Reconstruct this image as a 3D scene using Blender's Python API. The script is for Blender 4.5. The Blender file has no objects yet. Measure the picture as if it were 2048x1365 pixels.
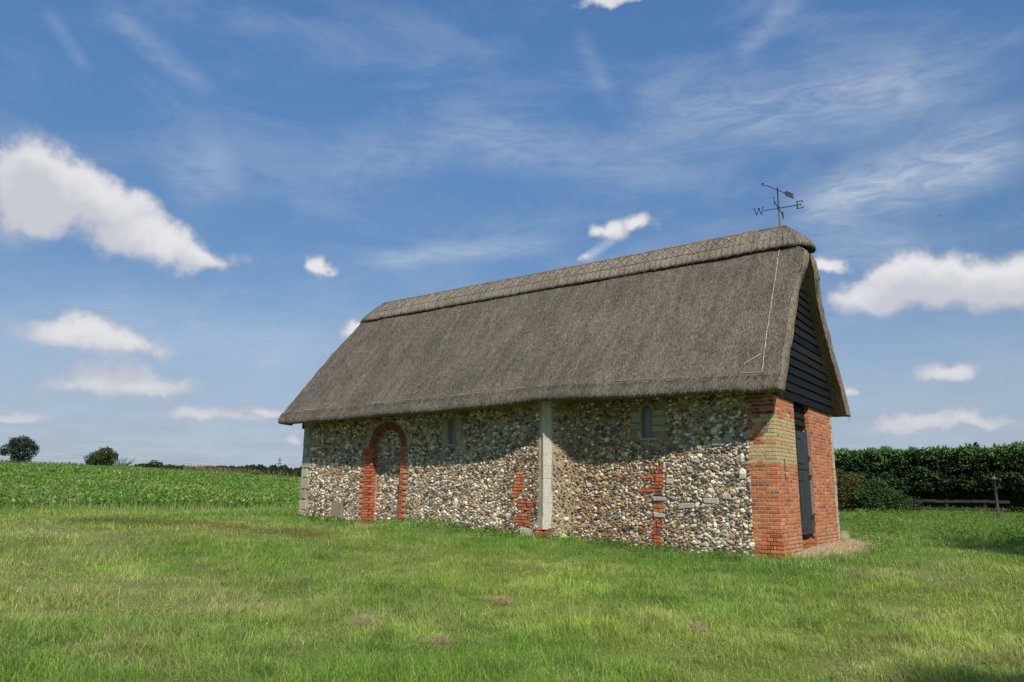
import bpy, math, random
import numpy as np
from mathutils import Matrix, Vector

random.seed(7)
rng = np.random.default_rng(11)
SC = bpy.context.scene
COL = SC.collection

# ------------------------------------------------------------------ camera
CAM = np.array([-4.3906, 14.7769, 1.0565])
YAW, PITCH, ROLL, FPX = -0.9475, 0.1997, 0.0075, 1515.88
_F = np.array([math.cos(PITCH) * math.cos(YAW), math.cos(PITCH) * math.sin(YAW), math.sin(PITCH)])
_r = np.cross(_F, [0, 0, 1]); _r /= np.linalg.norm(_r); _u = np.cross(_r, _F)
_R = math.cos(ROLL) * _r + math.sin(ROLL) * _u
_U = -math.sin(ROLL) * _r + math.cos(ROLL) * _u
cd = bpy.data.cameras.new("camera"); cam = bpy.data.objects.new("camera", cd); COL.objects.link(cam)
cd.sensor_width = 36; cd.lens = FPX / 2048 * 36; cd.clip_start = 0.05; cd.clip_end = 8000
cam.matrix_world = Matrix(((_R[0], _U[0], -_F[0], CAM[0]), (_R[1], _U[1], -_F[1], CAM[1]), (_R[2], _U[2], -_F[2], CAM[2]), (0, 0, 0, 1)))
SC.camera = cam

# ------------------------------------------------------------------ exposure, sun
vs = SC.view_settings
vs.view_transform = 'Standard'; vs.look = 'None'; vs.exposure = 0.0; vs.gamma = 1.0; vs.use_curve_mapping = False
SC.render.film_transparent = False
SC.cycles.max_bounces = 5; SC.cycles.diffuse_bounces = 2; SC.cycles.glossy_bounces = 2; SC.cycles.transmission_bounces = 3
SC.cycles.transparent_max_bounces = 4
SUN_TRAVEL = Vector((0.83, -0.72, -1.0)).normalized()
SUN_STRENGTH, SKY_STRENGTH = 5.0, 0.085
sl = bpy.data.lights.new("sun", 'SUN'); sl.energy = SUN_STRENGTH; sl.angle = math.radians(0.5); sl.color = (1.0, 0.95, 0.86)
so = bpy.data.objects.new("sun", sl); COL.objects.link(so); so.location = (-30, 30, 40)
so.rotation_euler = SUN_TRAVEL.to_track_quat('-Z', 'Y').to_euler()
SUN_EL = math.asin(-SUN_TRAVEL.z)
SUN_AZ = math.atan2(-SUN_TRAVEL.x, -SUN_TRAVEL.y)       # clockwise from +Y


# ------------------------------------------------------------------ node helper
class NT:
    def __init__(s, tree):
        s.t = tree; s.n = tree.nodes; s.l = tree.links

    def node(s, typ, **kw):
        nd = s.n.new(typ)
        for k, v in kw.items(): setattr(nd, k, v)
        return nd

    def put(s, sock, v):
        if v is None: return
        if isinstance(v, bpy.types.NodeSocket): s.l.new(v, sock)
        elif isinstance(v, (tuple, list)) and len(v) == 3 and sock.type == 'RGBA': sock.default_value = (*v, 1)
        else: sock.default_value = v

    def math(s, op, a, b=None, c=None, clamp=False):
        nd = s.node('ShaderNodeMath', operation=op, use_clamp=clamp)
        s.put(nd.inputs[0], a); s.put(nd.inputs[1], b); s.put(nd.inputs[2], c)
        return nd.outputs[0]

    def vmath(s, op, a, b=None, sc=None):
        nd = s.node('ShaderNodeVectorMath', operation=op)
        s.put(nd.inputs[0], a); s.put(nd.inputs[1], b)
        if sc is not None: s.put(nd.inputs['Scale'], sc)
        return nd.outputs['Value'] if op in ('LENGTH', 'DOT_PRODUCT') else nd.outputs[0]

    def noise(s, vec, scale, detail=3, rough=0.55, dist=0.0):
        nd = s.node('ShaderNodeTexNoise'); s.put(nd.inputs['Vector'], vec)
        nd.inputs['Scale'].default_value = scale; nd.inputs['Detail'].default_value = detail
        nd.inputs['Roughness'].default_value = rough; nd.inputs['Distortion'].default_value = dist
        return nd.outputs['Fac']

    def noisec(s, vec, scale, detail=3, rough=0.55):
        nd = s.node('ShaderNodeTexNoise'); s.put(nd.inputs['Vector'], vec)
        nd.inputs['Scale'].default_value = scale; nd.inputs['Detail'].default_value = detail; nd.inputs['Roughness'].default_value = rough
        return nd.outputs['Color']

    def sstep(s, v, a, b, lo=0.0, hi=1.0):
        nd = s.node('ShaderNodeMapRange', interpolation_type='SMOOTHSTEP')
        s.put(nd.inputs[0], v); nd.inputs[1].default_value = a; nd.inputs[2].default_value = b
        nd.inputs[3].default_value = lo; nd.inputs[4].default_value = hi
        return nd.outputs[0]

    def mix(s, f, a, b, blend='MIX'):
        nd = s.node('ShaderNodeMix', data_type='RGBA', blend_type=blend, clamp_factor=True)
        s.put(nd.inputs[0], f); s.put(nd.inputs[6], a); s.put(nd.inputs[7], b)
        return nd.outputs[2]

    def scale(s, vec, xyz):
        nd = s.node('ShaderNodeMapping'); s.put(nd.inputs['Vector'], vec); nd.inputs['Scale'].default_value = xyz
        return nd.outputs[0]


# ------------------------------------------------------------------ world: sky, cirrus, cumulus (by compass bearing and height)
CUMULUS = [(19.3,18.23,2.83,3.59),(20.54,19.45,2.65,3.02),(22.25,18.53,3.59,3.0),(24.34,18.6,3.3,2.6),(26.35,17.28,3.59,2.2),(28.64,16.77,3.59,2.0),(30.85,16.2,2.27,1.6),(20.42,17.04,3.4,1.51),
 (39.35,16.79,1.25,1.05),(62.73,18.92,1.6,1.15),(64.49,19.76,1.4,0.95),(61.48,19.04,0.95,0.8),(60.56,17.69,0.8,0.5),
 (80.29,13.5,2.9,1.8),(82.23,14.2,2.8,2.5),(84.28,13.6,3.1,2.6),(86.55,13.1,3.3,2.5),(88.73,12.9,2.6,2.3),
 (25.34,9.42,4.6,1.1),(24.12,9.79,3.0,1.3),(26.8,6.86,4.9,1.25),(25.57,7.21,3.02,1.25),
 (21.86,4.9,2.83,0.7),(31.66,4.92,3.4,0.85),(35.59,5.51,1.7,0.55),(38.47,3.57,1.13,0.6),
 (84.18,7.77,1.8,0.75),(82.91,5.04,3.0,0.95),(85.2,5.01,3.0,0.65),(77.71,16.11,1.4,0.7),(78.49,6.92,0.95,0.45),(41.96,11.63,1.3,0.95),(62.12,35.31,2.08,0.6),
 (100,9,6,2.2),(112,14,5,2.4),(4,8,5,1.6),(-12,16,6,2.5),(-40,12,7,3),(140,12,8,3),(180,14,8,3),(230,12,8,3)]
CIRRUS = [(41.68,17.0,59.21,18.72,0.8,0.30),(38.2,24.62,59.3,26.96,2.27,0.14),(74.68,19.48,91.24,22.56,2.0,0.62),(63.35,27.82,90.86,26.4,2.65,0.34),
 (72.1,30.34,77.24,33.91,0.8,0.26),(22.42,31.48,31.35,27.32,0.9,0.20),(28.34,19.79,33.19,22.93,2.3,0.22),(19.58,29.77,22.74,26.73,0.45,0.14),
 (76.6,17.17,84.01,16.9,1.5,0.24),(47.09,26.79,69.07,23.91,2.27,0.18),(19.5,11.17,42.0,10.82,2.4,0.22),(59.39,34.34,62.56,28.21,0.7,0.12),(59.58,17.16,63.13,19.27,0.36,0.45)]

W = bpy.data.worlds.new("World"); SC.world = W; W.use_nodes = True
W.node_tree.nodes.clear()
w = NT(W.node_tree)


def cloud_group():
    g = bpy.data.node_groups.new("cumulus_field", 'ShaderNodeTree')
    g.interface.new_socket("az", in_out='INPUT', socket_type='NodeSocketFloat')
    g.interface.new_socket("el", in_out='INPUT', socket_type='NodeSocketFloat')
    g.interface.new_socket("field", in_out='OUTPUT', socket_type='NodeSocketFloat')
    n = NT(g); gi = n.node('NodeGroupInput'); go = n.node('NodeGroupOutput')
    out = None
    for (a, e, ra, re) in CUMULUS:
        da = n.math('MULTIPLY', n.math('SUBTRACT', gi.outputs[0], a), math.cos(math.radians(e)) / ra)
        de = n.math('MULTIPLY', n.math('SUBTRACT', gi.outputs[1], e), 1 / re)
        de = n.math('MAXIMUM', de, n.math('MULTIPLY', de, -1.45))
        d = n.math('SQRT', n.math('ADD', n.math('MULTIPLY', da, da), n.math('MULTIPLY', de, de)))
        f = n.math('SUBTRACT', 1.0, d)
        f = n.math('MULTIPLY', n.math('ADD', f, 0.12), min(1.0, 0.45 + 0.22 * re))
        if out is None: out = f
        else:
            nd = n.node('ShaderNodeMath', operation='SMOOTH_MAX'); n.put(nd.inputs[0], out); n.put(nd.inputs[1], f); nd.inputs[2].default_value = 0.18
            out = nd.outputs[0]
    n.l.new(out, go.inputs[0])
    return g


tc = w.node('ShaderNodeTexCoord'); D = w.vmath('NORMALIZE', tc.outputs['Generated'])
sx = w.node('ShaderNodeSeparateXYZ'); w.put(sx.inputs[0], D)
AZ = w.math('MULTIPLY', w.math('ARCTAN2', sx.outputs[1], sx.outputs[0]), -180 / math.pi)
EL = w.math('MULTIPLY', w.math('ARCSINE', sx.outputs[2]), 180 / math.pi)
sky = w.node('ShaderNodeTexSky', sky_type='NISHITA'); sky.sun_disc = False
sky.sun_elevation = SUN_EL; sky.sun_rotation = SUN_AZ
sky.air_density = 1.0; sky.dust_density = 0.2; sky.ozone_density = 2.2; sky.altitude = 60
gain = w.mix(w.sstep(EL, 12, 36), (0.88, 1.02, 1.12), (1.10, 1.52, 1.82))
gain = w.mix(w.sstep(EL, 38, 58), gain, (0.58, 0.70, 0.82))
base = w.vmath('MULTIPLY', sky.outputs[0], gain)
# thin high cirrus
streaks = None
warp = w.noise(D, 5, 3)
fib = w.noise(w.scale(D, (7, 7, 30)), 2.4, 8, 0.66, 0.8)
for (a0, e0, a1, e1, wd, it) in CIRRUS:
    ca = math.cos(math.radians((e0 + e1) / 2)); mx, my = (a0 + a1) / 2, (e0 + e1) / 2
    ux, uy = (a1 - a0) * ca, (e1 - e0); L = math.hypot(ux, uy); ux /= L; uy /= L
    dx = w.math('MULTIPLY', w.math('SUBTRACT', AZ, mx), ca); dy = w.math('SUBTRACT', EL, my)
    dy = w.math('ADD', dy, w.math('MULTIPLY', w.math('SUBTRACT', warp, 0.5), 3.0))
    p = w.math('ABSOLUTE', w.math('ADD', w.math('MULTIPLY', dx, ux / (L / 2)), w.math('MULTIPLY', dy, uy / (L / 2))))
    q = w.math('ABSOLUTE', w.math('ADD', w.math('MULTIPLY', dx, -uy / wd), w.math('MULTIPLY', dy, ux / wd)))
    s_ = w.math('MULTIPLY', w.sstep(p, 1.15, 0.45), w.sstep(q, 1.5, 0.0))
    s_ = w.math('MULTIPLY', s_, it * 1.2)
    streaks = s_ if streaks is None else w.math('ADD', streaks, s_)
cir = w.math('MULTIPLY', streaks, w.sstep(fib, 0.28, 0.68, 0.35, 1.0))
veil = w.math('MULTIPLY', w.sstep(w.noise(w.scale(D, (2.5, 2.5, 7)), 2.0, 7, 0.64, 0.6), 0.40, 0.72), 0.18)
low = w.sstep(EL, 17, 2.0, 0.0, 0.92)
lown = w.math('MULTIPLY', low, w.sstep(w.noise(w.scale(D, (8, 8, 40)), 1.5, 5, 0.6), 0.34, 0.66, 0.78, 1.0))
CV = 1 / SKY_STRENGTH
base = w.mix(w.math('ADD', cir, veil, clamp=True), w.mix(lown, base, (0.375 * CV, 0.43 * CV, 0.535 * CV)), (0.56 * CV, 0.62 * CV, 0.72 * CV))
# cumulus
grp = cloud_group()
bil = w.noise(D, 19, 9, 0.60, 0.1)
bil2 = w.noisec(D, 11, 4, 0.55)
sb = w.node('ShaderNodeSeparateXYZ'); w.put(sb.inputs[0], bil2)
az2 = w.math('ADD', AZ, w.math('MULTIPLY', w.math('SUBTRACT', sb.outputs[0], 0.5), 5.0))
el2 = w.math('ADD', EL, w.math('MULTIPLY', w.math('SUBTRACT', sb.outputs[1], 0.5), 4.0))
g1 = w.node('ShaderNodeGroup', node_tree=grp); w.put(g1.inputs[0], az2); w.put(g1.inputs[1], el2)
g2 = w.node('ShaderNodeGroup', node_tree=grp); w.put(g2.inputs[0], w.math('ADD', az2, 0.5)); w.put(g2.inputs[1], w.math('ADD', el2, 1.7))
big = w.noise(D, 6.5, 3, 0.5)
nz = w.math('ADD', w.math('MULTIPLY', w.math('SUBTRACT', bil, 0.5), 1.25), w.math('MULTIPLY', w.math('SUBTRACT', big, 0.5), 0.55))
F1 = w.math('ADD', g1.outputs[0], nz)
F2 = w.math('ADD', g2.outputs[0], w.math('MULTIPLY', nz, 0.8))
under = w.sstep(F2, -0.15, 0.60)
dens = w.math('ADD', w.math('MULTIPLY', w.sstep(F1, -0.03, 0.40), w.math('SUBTRACT', 1.0, under)), w.math('MULTIPLY', w.sstep(F1, -0.06, 0.70), under))
core = w.math('MULTIPLY', w.sstep(F1, 0.05, 0.62), w.math('SUBTRACT', 1.0, w.math('MULTIPLY', under, 0.72)))
lit = w.mix(core, (0.50 * CV, 0.52 * CV, 0.585 * CV), (0.82 * CV, 0.82 * CV, 0.83 * CV))
fade = w.sstep(EL, 2, 15, 0.45, 1.0)
lit = w.mix(fade, (0.46 * CV, 0.495 * CV, 0.575 * CV), lit)
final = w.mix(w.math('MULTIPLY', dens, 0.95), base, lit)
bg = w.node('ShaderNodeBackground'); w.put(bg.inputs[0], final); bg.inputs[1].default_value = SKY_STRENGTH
wo = w.node('ShaderNodeOutputWorld'); w.l.new(bg.outputs[0], wo.inputs[0])
W.cycles.sampling_method = 'MANUAL'; W.cycles.sample_map_resolution = 512


# ------------------------------------------------------------------ mesh helper
class MB:
    def __init__(s): s.V = []; s.F = []; s.C = []; s.n = 0

    def add(s, V, faces, col=(1, 1, 1), mat=0, smooth=False):
        V = np.asarray(V, np.float32).reshape(-1, 3)
        if not isinstance(faces, (list, tuple)) or (len(faces) and not isinstance(faces[0], np.ndarray)):
            faces = [np.asarray(faces)] if not isinstance(faces, list) else [np.asarray([f]) for f in faces]
        for f in faces:
            f = np.asarray(f, np.int64)
            if f.size: s.F.append((f + s.n, mat, smooth))
        c = np.asarray(col, np.float32)
        if c.ndim == 1: c = np.tile(c[:3], (len(V), 1))
        s.V.append(V); s.C.append(c[:, :3]); s.n += len(V)

    def build(s, name, mats, parent=None, loc=None):
        me = bpy.data.meshes.new(name)
        V = np.concatenate(s.V); C = np.concatenate(s.C)
        if loc is not None: V = V - np.asarray(loc, np.float32)
        me.vertices.add(len(V)); me.vertices.foreach_set('co', V.ravel())
        lt = np.concatenate([np.full(len(f), f.shape[1]) for f, _, _ in s.F])
        li = np.concatenate([f.ravel() for f, _, _ in s.F])
        mi = np.concatenate([np.full(len(f), m) for f, m, _ in s.F])
        sm = np.concatenate([np.full(len(f), k) for f, _, k in s.F])
        me.loops.add(len(li)); me.loops.foreach_set('vertex_index', li.astype(np.int32))
        me.polygons.add(len(lt))
        st = np.concatenate([[0], np.cumsum(lt)[:-1]])
        me.polygons.foreach_set('loop_start', st.astype(np.int32))
        me.polygons.foreach_set('material_index', mi.astype(np.int32))
        me.polygons.foreach_set('use_smooth', sm.astype(bool))
        me.update(calc_edges=True)
        ca = me.color_attributes.new('Col', 'FLOAT_COLOR', 'POINT')
        ca.data.foreach_set('color', np.concatenate([C, np.ones((len(C), 1), np.float32)], 1).ravel())
        for m in (mats if isinstance(mats, (list, tuple)) else [mats]): me.materials.append(m)
        o = bpy.data.objects.new(name, me); COL.objects.link(o)
        if parent is not None: o.parent = parent
        if loc is not None: o.location = loc
        return o


def tag(o, label=None, cat=None, group=None, kind=None):
    if label: o['label'] = label
    if cat: o['category'] = cat
    if group: o['group'] = group
    if kind: o['kind'] = kind
    return o


def empty(name, label, cat, group=None):
    o = bpy.data.objects.new(name, None); COL.objects.link(o); o.empty_display_size = 0.3
    return tag(o, label, cat, group)


def box(mb, lo, hi, col=(1, 1, 1), mat=0, jit=0.0, bev=0.0):
    lo = np.array(lo, float); hi = np.array(hi, float)
    V = np.array([[lo[0] if i & 1 == 0 else hi[0], lo[1] if i & 2 == 0 else hi[1], lo[2] if i & 4 == 0 else hi[2]] for i in range(8)])
    if jit: V += rng.normal(0, jit, V.shape)
    mb.add(V, np.array([[0, 2, 3, 1], [4, 5, 7, 6], [0, 1, 5, 4], [2, 6, 7, 3], [0, 4, 6, 2], [1, 3, 7, 5]]), col, mat)


def slab(mb, P, N, U, V_, w_, h_, d_, col, bev=0.006, mat=0, jit=0.003):
    """a block whose chamfered face looks along N; P is the face centre, sides along U and V_"""
    P, N, U, V_ = [np.asarray(a, float) for a in (P, N, U, V_)]
    q = np.array([[-1, -1], [1, -1], [1, 1], [-1, 1]]) * 0.5
    j = rng.normal(0, jit, (4, 2))
    def ring(iw, depth):
        return np.array([P + U * (a * (w_ - iw) + c) + V_ * (b * (h_ - iw) + d) + N * depth for (a, b), (c, d) in zip(q, j)])
    V = np.concatenate([ring(0, -d_), ring(0, -bev), ring(bev * 2, 0)])
    f = [[8, 9, 10, 11]]
    for k in range(4):
        k2 = (k + 1) % 4
        f += [[k, k2, 4 + k2, 4 + k], [4 + k, 4 + k2, 8 + k2, 8 + k]]
    F = np.array(f)
    if np.dot(np.cross(U, V_), N) < 0: F = F[:, ::-1]
    mb.add(V, F, col, mat)


def tube(mb, pts, rad, sides=6, col=(1, 1, 1), mat=0, cap=True):
    pts = np.asarray(pts, float); n = len(pts)
    rad = np.broadcast_to(np.asarray(rad, float), (n,))
    T = np.gradient(pts, axis=0); T /= np.linalg.norm(T, axis=1)[:, None] + 1e-9
    ref = np.array([0, 0, 1.0]) if abs(T[0][2]) < 0.9 else np.array([1.0, 0, 0])
    A = np.cross(T, ref); A /= np.linalg.norm(A, axis=1)[:, None] + 1e-9; B = np.cross(T, A)
    th = np.linspace(0, 2 * np.pi, sides, endpoint=False)
    V = (pts[:, None] + rad[:, None, None] * (np.cos(th)[None, :, None] * A[:, None] + np.sin(th)[None, :, None] * B[:, None])).reshape(-1, 3)
    i = np.arange(n - 1)[:, None] * sides; k = np.arange(sides)[None]; k2 = (k + 1) % sides
    F = np.stack([i + k, i + k2, i + sides + k2, i + sides + k], -1).reshape(-1, 4)
    fs = [F]
    if cap: fs += [np.array([list(range(sides))]), np.array([[(n - 1) * sides + j for j in range(sides)][::-1]])]
    mb.add(V, fs, col, mat, smooth=sides > 5)


# value noise
def _h(ix, iy, iz):
    h = (ix * 374761393 + iy * 668265263 + iz * 1274126177) & 0xFFFFFFFF
    h = ((h ^ (h >> 13)) * 1274126177) & 0xFFFFFFFF
    return ((h ^ (h >> 16)) & 0xFFFF) / 65535.0


def vnoise(x, y=0, z=0):
    x, y, z = np.broadcast_arrays(np.asarray(x, float), np.asarray(y, float), np.asarray(z, float))
    ix, iy, iz = [np.floor(a).astype(np.int64) for a in (x, y, z)]
    fx, fy, fz = x - ix, y - iy, z - iz
    fx, fy, fz = [a * a * (3 - 2 * a) for a in (fx, fy, fz)]
    r = 0
    for a in (0, 1):
        for b in (0, 1):
            for c in (0, 1):
                r = r + _h(ix + a, iy + b, iz + c) * (fx if a else 1 - fx) * (fy if b else 1 - fy) * (fz if c else 1 - fz)
    return r


def fbm(x, y=0, z=0, o=4):
    s = 0; a = 0.5; t = 0
    for k in range(o):
        s = s + a * vnoise(np.asarray(x) * 2 ** k + 17 * k, np.asarray(y) * 2 ** k + 5 * k, np.asarray(z) * 2 ** k); t += a; a *= 0.5
    return s / t


def ss(x, a, b):
    t = np.clip((np.asarray(x, float) - a) / (b - a), 0, 1); return t * t * (3 - 2 * t)


# ------------------------------------------------------------------ materials
def new_mat(name):
    m = bpy.data.materials.new(name); m.use_nodes = True; m.node_tree.nodes.clear()
    return m, NT(m.node_tree)


def finish(n, col, rough=0.85, bump=None, bstr=0.4, bdist=0.01, spec=0.25, trans=None):
    p = n.node('ShaderNodeBsdfPrincipled'); n.put(p.inputs['Base Color'], col); n.put(p.inputs['Roughness'], rough)
    p.inputs['Specular IOR Level'].default_value = spec
    if bump is not None:
        b = n.node('ShaderNodeBump'); n.put(b.inputs['Height'], bump); b.inputs['Strength'].default_value = bstr; b.inputs['Distance'].default_value = bdist
        n.l.new(b.outputs[0], p.inputs['Normal'])
    o = n.node('ShaderNodeOutputMaterial')
    if trans is not None:
        t = n.node('ShaderNodeBsdfTranslucent'); n.put(t.inputs[0], trans[1])
        mx = n.node('ShaderNodeMixShader'); mx.inputs[0].default_value = trans[0]
        n.l.new(p.outputs[0], mx.inputs[1]); n.l.new(t.outputs[0], mx.inputs[2]); n.l.new(mx.outputs[0], o.inputs[0])
    else: n.l.new(p.outputs[0], o.inputs[0])


def vcol(n): return n.node('ShaderNodeAttribute', attribute_name='Col').outputs['Color']
def opos(n): return n.node('ShaderNodeTexCoord').outputs['Object']
def gpos(n): return n.node('ShaderNodeNewGeometry').outputs['Position']


def mat_vc(name, rough=0.85, sc=30, amt=0.5, detail=4, bstr=0.4, bdist=0.01, spec=0.25, stretch=(1, 1, 1)):
    m, n = new_mat(name); v = n.scale(gpos(n), stretch)
    z = n.noise(v, sc, detail, 0.6)
    f = n.sstep(z, 0.25, 0.75, 1 - amt, 1 + amt)
    finish(n, n.vmath('SCALE', vcol(n), sc=f), rough, z, bstr, bdist, spec)
    return m


def mat_leaf(name, tr=0.3, rough=0.6, spec=0.3):
    m, n = new_mat(name); c = vcol(n)
    finish(n, c, rough, spec=spec, trans=(tr, n.mix(1.0, c, (1.25, 1.3, 0.55), 'MULTIPLY')))
    return m


def m_brick():
    m, n = new_mat('brick'); v = gpos(n)
    z = n.noise(v, 55, 5, 0.65); d = n.noise(v, 3.2, 5, 0.65); e = n.noise(v, 24, 4, 0.6)
    c = n.vmath('SCALE', vcol(n), sc=n.sstep(z, 0.25, 0.75, 0.62, 1.35))
    c = n.mix(n.sstep(d, 0.52, 0.72, 0, 0.55), c, n.vmath('MULTIPLY', c, (0.50, 0.55, 0.6)))
    c = n.mix(n.sstep(e, 0.60, 0.72, 0, 0.55), c, (0.42, 0.33, 0.23))
    finish(n, c, 0.92, n.math('ADD', z, e), 0.6, 0.008, 0.15); return m


M_brick = m_brick()
M_lime = mat_vc('limestone', 0.9, 22, 0.22, 5, 0.5, 0.006)
M_tarred = mat_vc('tarred_timber', 0.72, 14, 0.5, 5, 0.5, 0.004, 0.12, (1, 1, 9))
M_door = mat_vc('tarred_door', 0.6, 10, 0.55, 5, 0.4, 0.004, 0.35, (6, 6, 0.6))
M_iron = mat_vc('rusted_iron', 0.6, 60, 0.4, 3, 0.3, 0.002, 0.4)
M_wood = mat_vc('weathered_wood', 0.85, 20, 0.35, 4, 0.4, 0.004)
M_leaf = mat_leaf('leaf')
M_grass = mat_leaf('grass_blade', 0.32, 0.55, 0.25)
M_conifer = mat_leaf('conifer_spray', 0.12, 0.7, 0.2)
M_bark = mat_vc('bark', 0.9, 25, 0.4)


def m_flint():
    m, n = new_mat('flint'); v = gpos(n)
    a = n.noise(v, 26, 4, 0.6); b = n.noise(v, 70, 3, 0.6)
    c = n.vmath('SCALE', vcol(n), sc=n.sstep(b, 0.2, 0.8, 0.62, 1.38))
    c = n.mix(n.sstep(a, 0.56, 0.66, 0, 0.65), c, (0.60, 0.56, 0.49))
    c = n.mix(n.sstep(n.noise(v, 19, 3, 0.5), 0.62, 0.72, 0, 0.7), c, (0.07, 0.065, 0.07))
    finish(n, c, 0.62, b, 0.5, 0.006, 0.4); return m


def m_mortar():
    m, n = new_mat('lime_mortar'); v = gpos(n)
    a = n.noise(v, 3.0, 4, 0.6); b = n.noise(v, 90, 4, 0.65)
    sp = n.node('ShaderNodeSeparateXYZ'); n.put(sp.inputs[0], v)
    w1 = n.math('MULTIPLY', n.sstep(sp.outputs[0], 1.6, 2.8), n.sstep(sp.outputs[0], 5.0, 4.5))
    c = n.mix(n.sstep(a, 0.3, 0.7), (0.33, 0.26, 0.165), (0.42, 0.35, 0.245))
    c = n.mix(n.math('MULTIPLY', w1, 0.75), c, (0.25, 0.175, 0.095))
    c = n.vmath('SCALE', c, sc=n.sstep(b, 0.2, 0.8, 0.6, 1.25))
    finish(n, c, 0.95, b, 0.8, 0.012, 0.1); return m


def m_thatch():
    m, n = new_mat('thatch'); v = gpos(n)
    a = n.noise(n.scale(v, (48, 16, 10)), 1.0, 5, 0.68)
    st = n.noise(n.scale(v, (5.5, .9, .55)), 1.0, 5, 0.62)           # weather streaks running down the slope
    b = n.noise(v, .9, 5, 0.62); c3 = n.noise(v, 75, 3, 0.7); sp = n.noise(n.scale(v, (34, 14, 10)), 2.0, 2, 0.5)
    c = n.vmath('SCALE', vcol(n), sc=n.sstep(a, 0.25, 0.75, 0.40, 1.60))
    c = n.vmath('SCALE', c, sc=n.sstep(st, 0.3, 0.7, 0.82, 1.17))
    c = n.mix(n.sstep(b, 0.48, 0.72, 0, 0.45), c, n.vmath('MULTIPLY', c, (0.86, 0.93, 0.86)))
    c = n.vmath('SCALE', c, sc=n.sstep(b, 0.25, 0.75, 1.14, 0.86))
    c = n.mix(n.sstep(sp, 0.61, 0.74, 0, 0.42), c, (0.29, 0.255, 0.205))
    h = n.math('ADD', a, n.math('MULTIPLY', c3, 0.5))
    finish(n, c, 0.9, h, 0.8, 0.025, 0.15); return m


def m_ground():
    m, n = new_mat('soil_and_turf'); v = gpos(n)
    a = n.noise(v, 0.8, 5, 0.6); b = n.noise(v, 25, 4, 0.7)
    c = n.vmath('SCALE', vcol(n), sc=n.sstep(b, 0.2, 0.8, 0.55, 1.4))
    c = n.vmath('SCALE', c, sc=n.sstep(a, 0.25, 0.75, 0.8, 1.2))
    finish(n, c, 0.95, b, 0.8, 0.03, 0.1); return m


def m_glass():
    m, n = new_mat('leaded_glass'); v = gpos(n)
    sxyz = n.node('ShaderNodeSeparateXYZ'); n.put(sxyz.inputs[0], v)
    p = n.math('PINGPONG', n.math('ADD', n.math('MULTIPLY', sxyz.outputs[0], 1.5), sxyz.outputs[2]), 0.045)
    q = n.math('PINGPONG', n.math('SUBTRACT', n.math('MULTIPLY', sxyz.outputs[0], 1.5), sxyz.outputs[2]), 0.045)
    lead = n.sstep(n.math('MINIMUM', p, q), 0.004, 0.008, 1, 0)
    c = n.mix(lead, (0.10, 0.11, 0.13), (0.19, 0.19, 0.20))
    finish(n, c, 0.28, n.noise(v, 9, 2), 0.15, 0.01, 0.5); return m


M_flint, M_mortar, M_thatch, M_ground, M_glass = m_flint(), m_mortar(), m_thatch(), m_ground(), m_glass()

# ------------------------------------------------------------------ terrain
BN = np.array([0.867, -0.498]); BP = np.array([22.8, -0.55]); BT = np.array([-0.498, -0.867])
_ctl = np.array([(-4.4,14.8,-.45),(0,10,-.42),(5,10,-.22),(0,5,-.28),(-4,6,-.36),(-3.8,0,-.10),(4,5,-.16),(0,.1,-.07),(1.6,0,-.05),(3.5,0,.02),(5,0,.11),(6.5,0,.15),(8,0,.27),(9,0,.32),(9.8,0,.30),(10.5,0,.20),(11.7,0,.25),(12.5,0,.31),(13.85,0,.45),
  (25,3.5,.42),(20.5,-4.5,.42),(17,0,.44),(0,-2,.02),(0,-4.5,.03),(-3,-7,.0),(-4,-19,.40),(0,-19,.44),(5,-19,.46),(-9,-19,.38),(14,8,.24),(9,8,.06),(11,4,.28),(-12,0,-.1),(-15,15,-.4),(-5,24,-.5),(15,20,.0),(8,-10,.28),(-5,-13,.18),(-1,-13,.22),(16,-12,.42)])
def _phi(d): return np.sqrt(d * d + 4.0)
_A = _phi(np.linalg.norm(_ctl[:, None, :2] - _ctl[None, :, :2], axis=2))
_n = len(_ctl)
_P = np.c_[np.ones(_n), _ctl[:, :2]]
_M = np.block([[_A, _P], [_P.T, np.zeros((3, 3))]])
_w = np.linalg.solve(_M + 1e-9 * np.eye(_n + 3), np.r_[_ctl[:, 2], 0, 0, 0])


def field_s(x, y): return (x - BP[0]) * BN[0] + (y - BP[1]) * BN[1]


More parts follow.
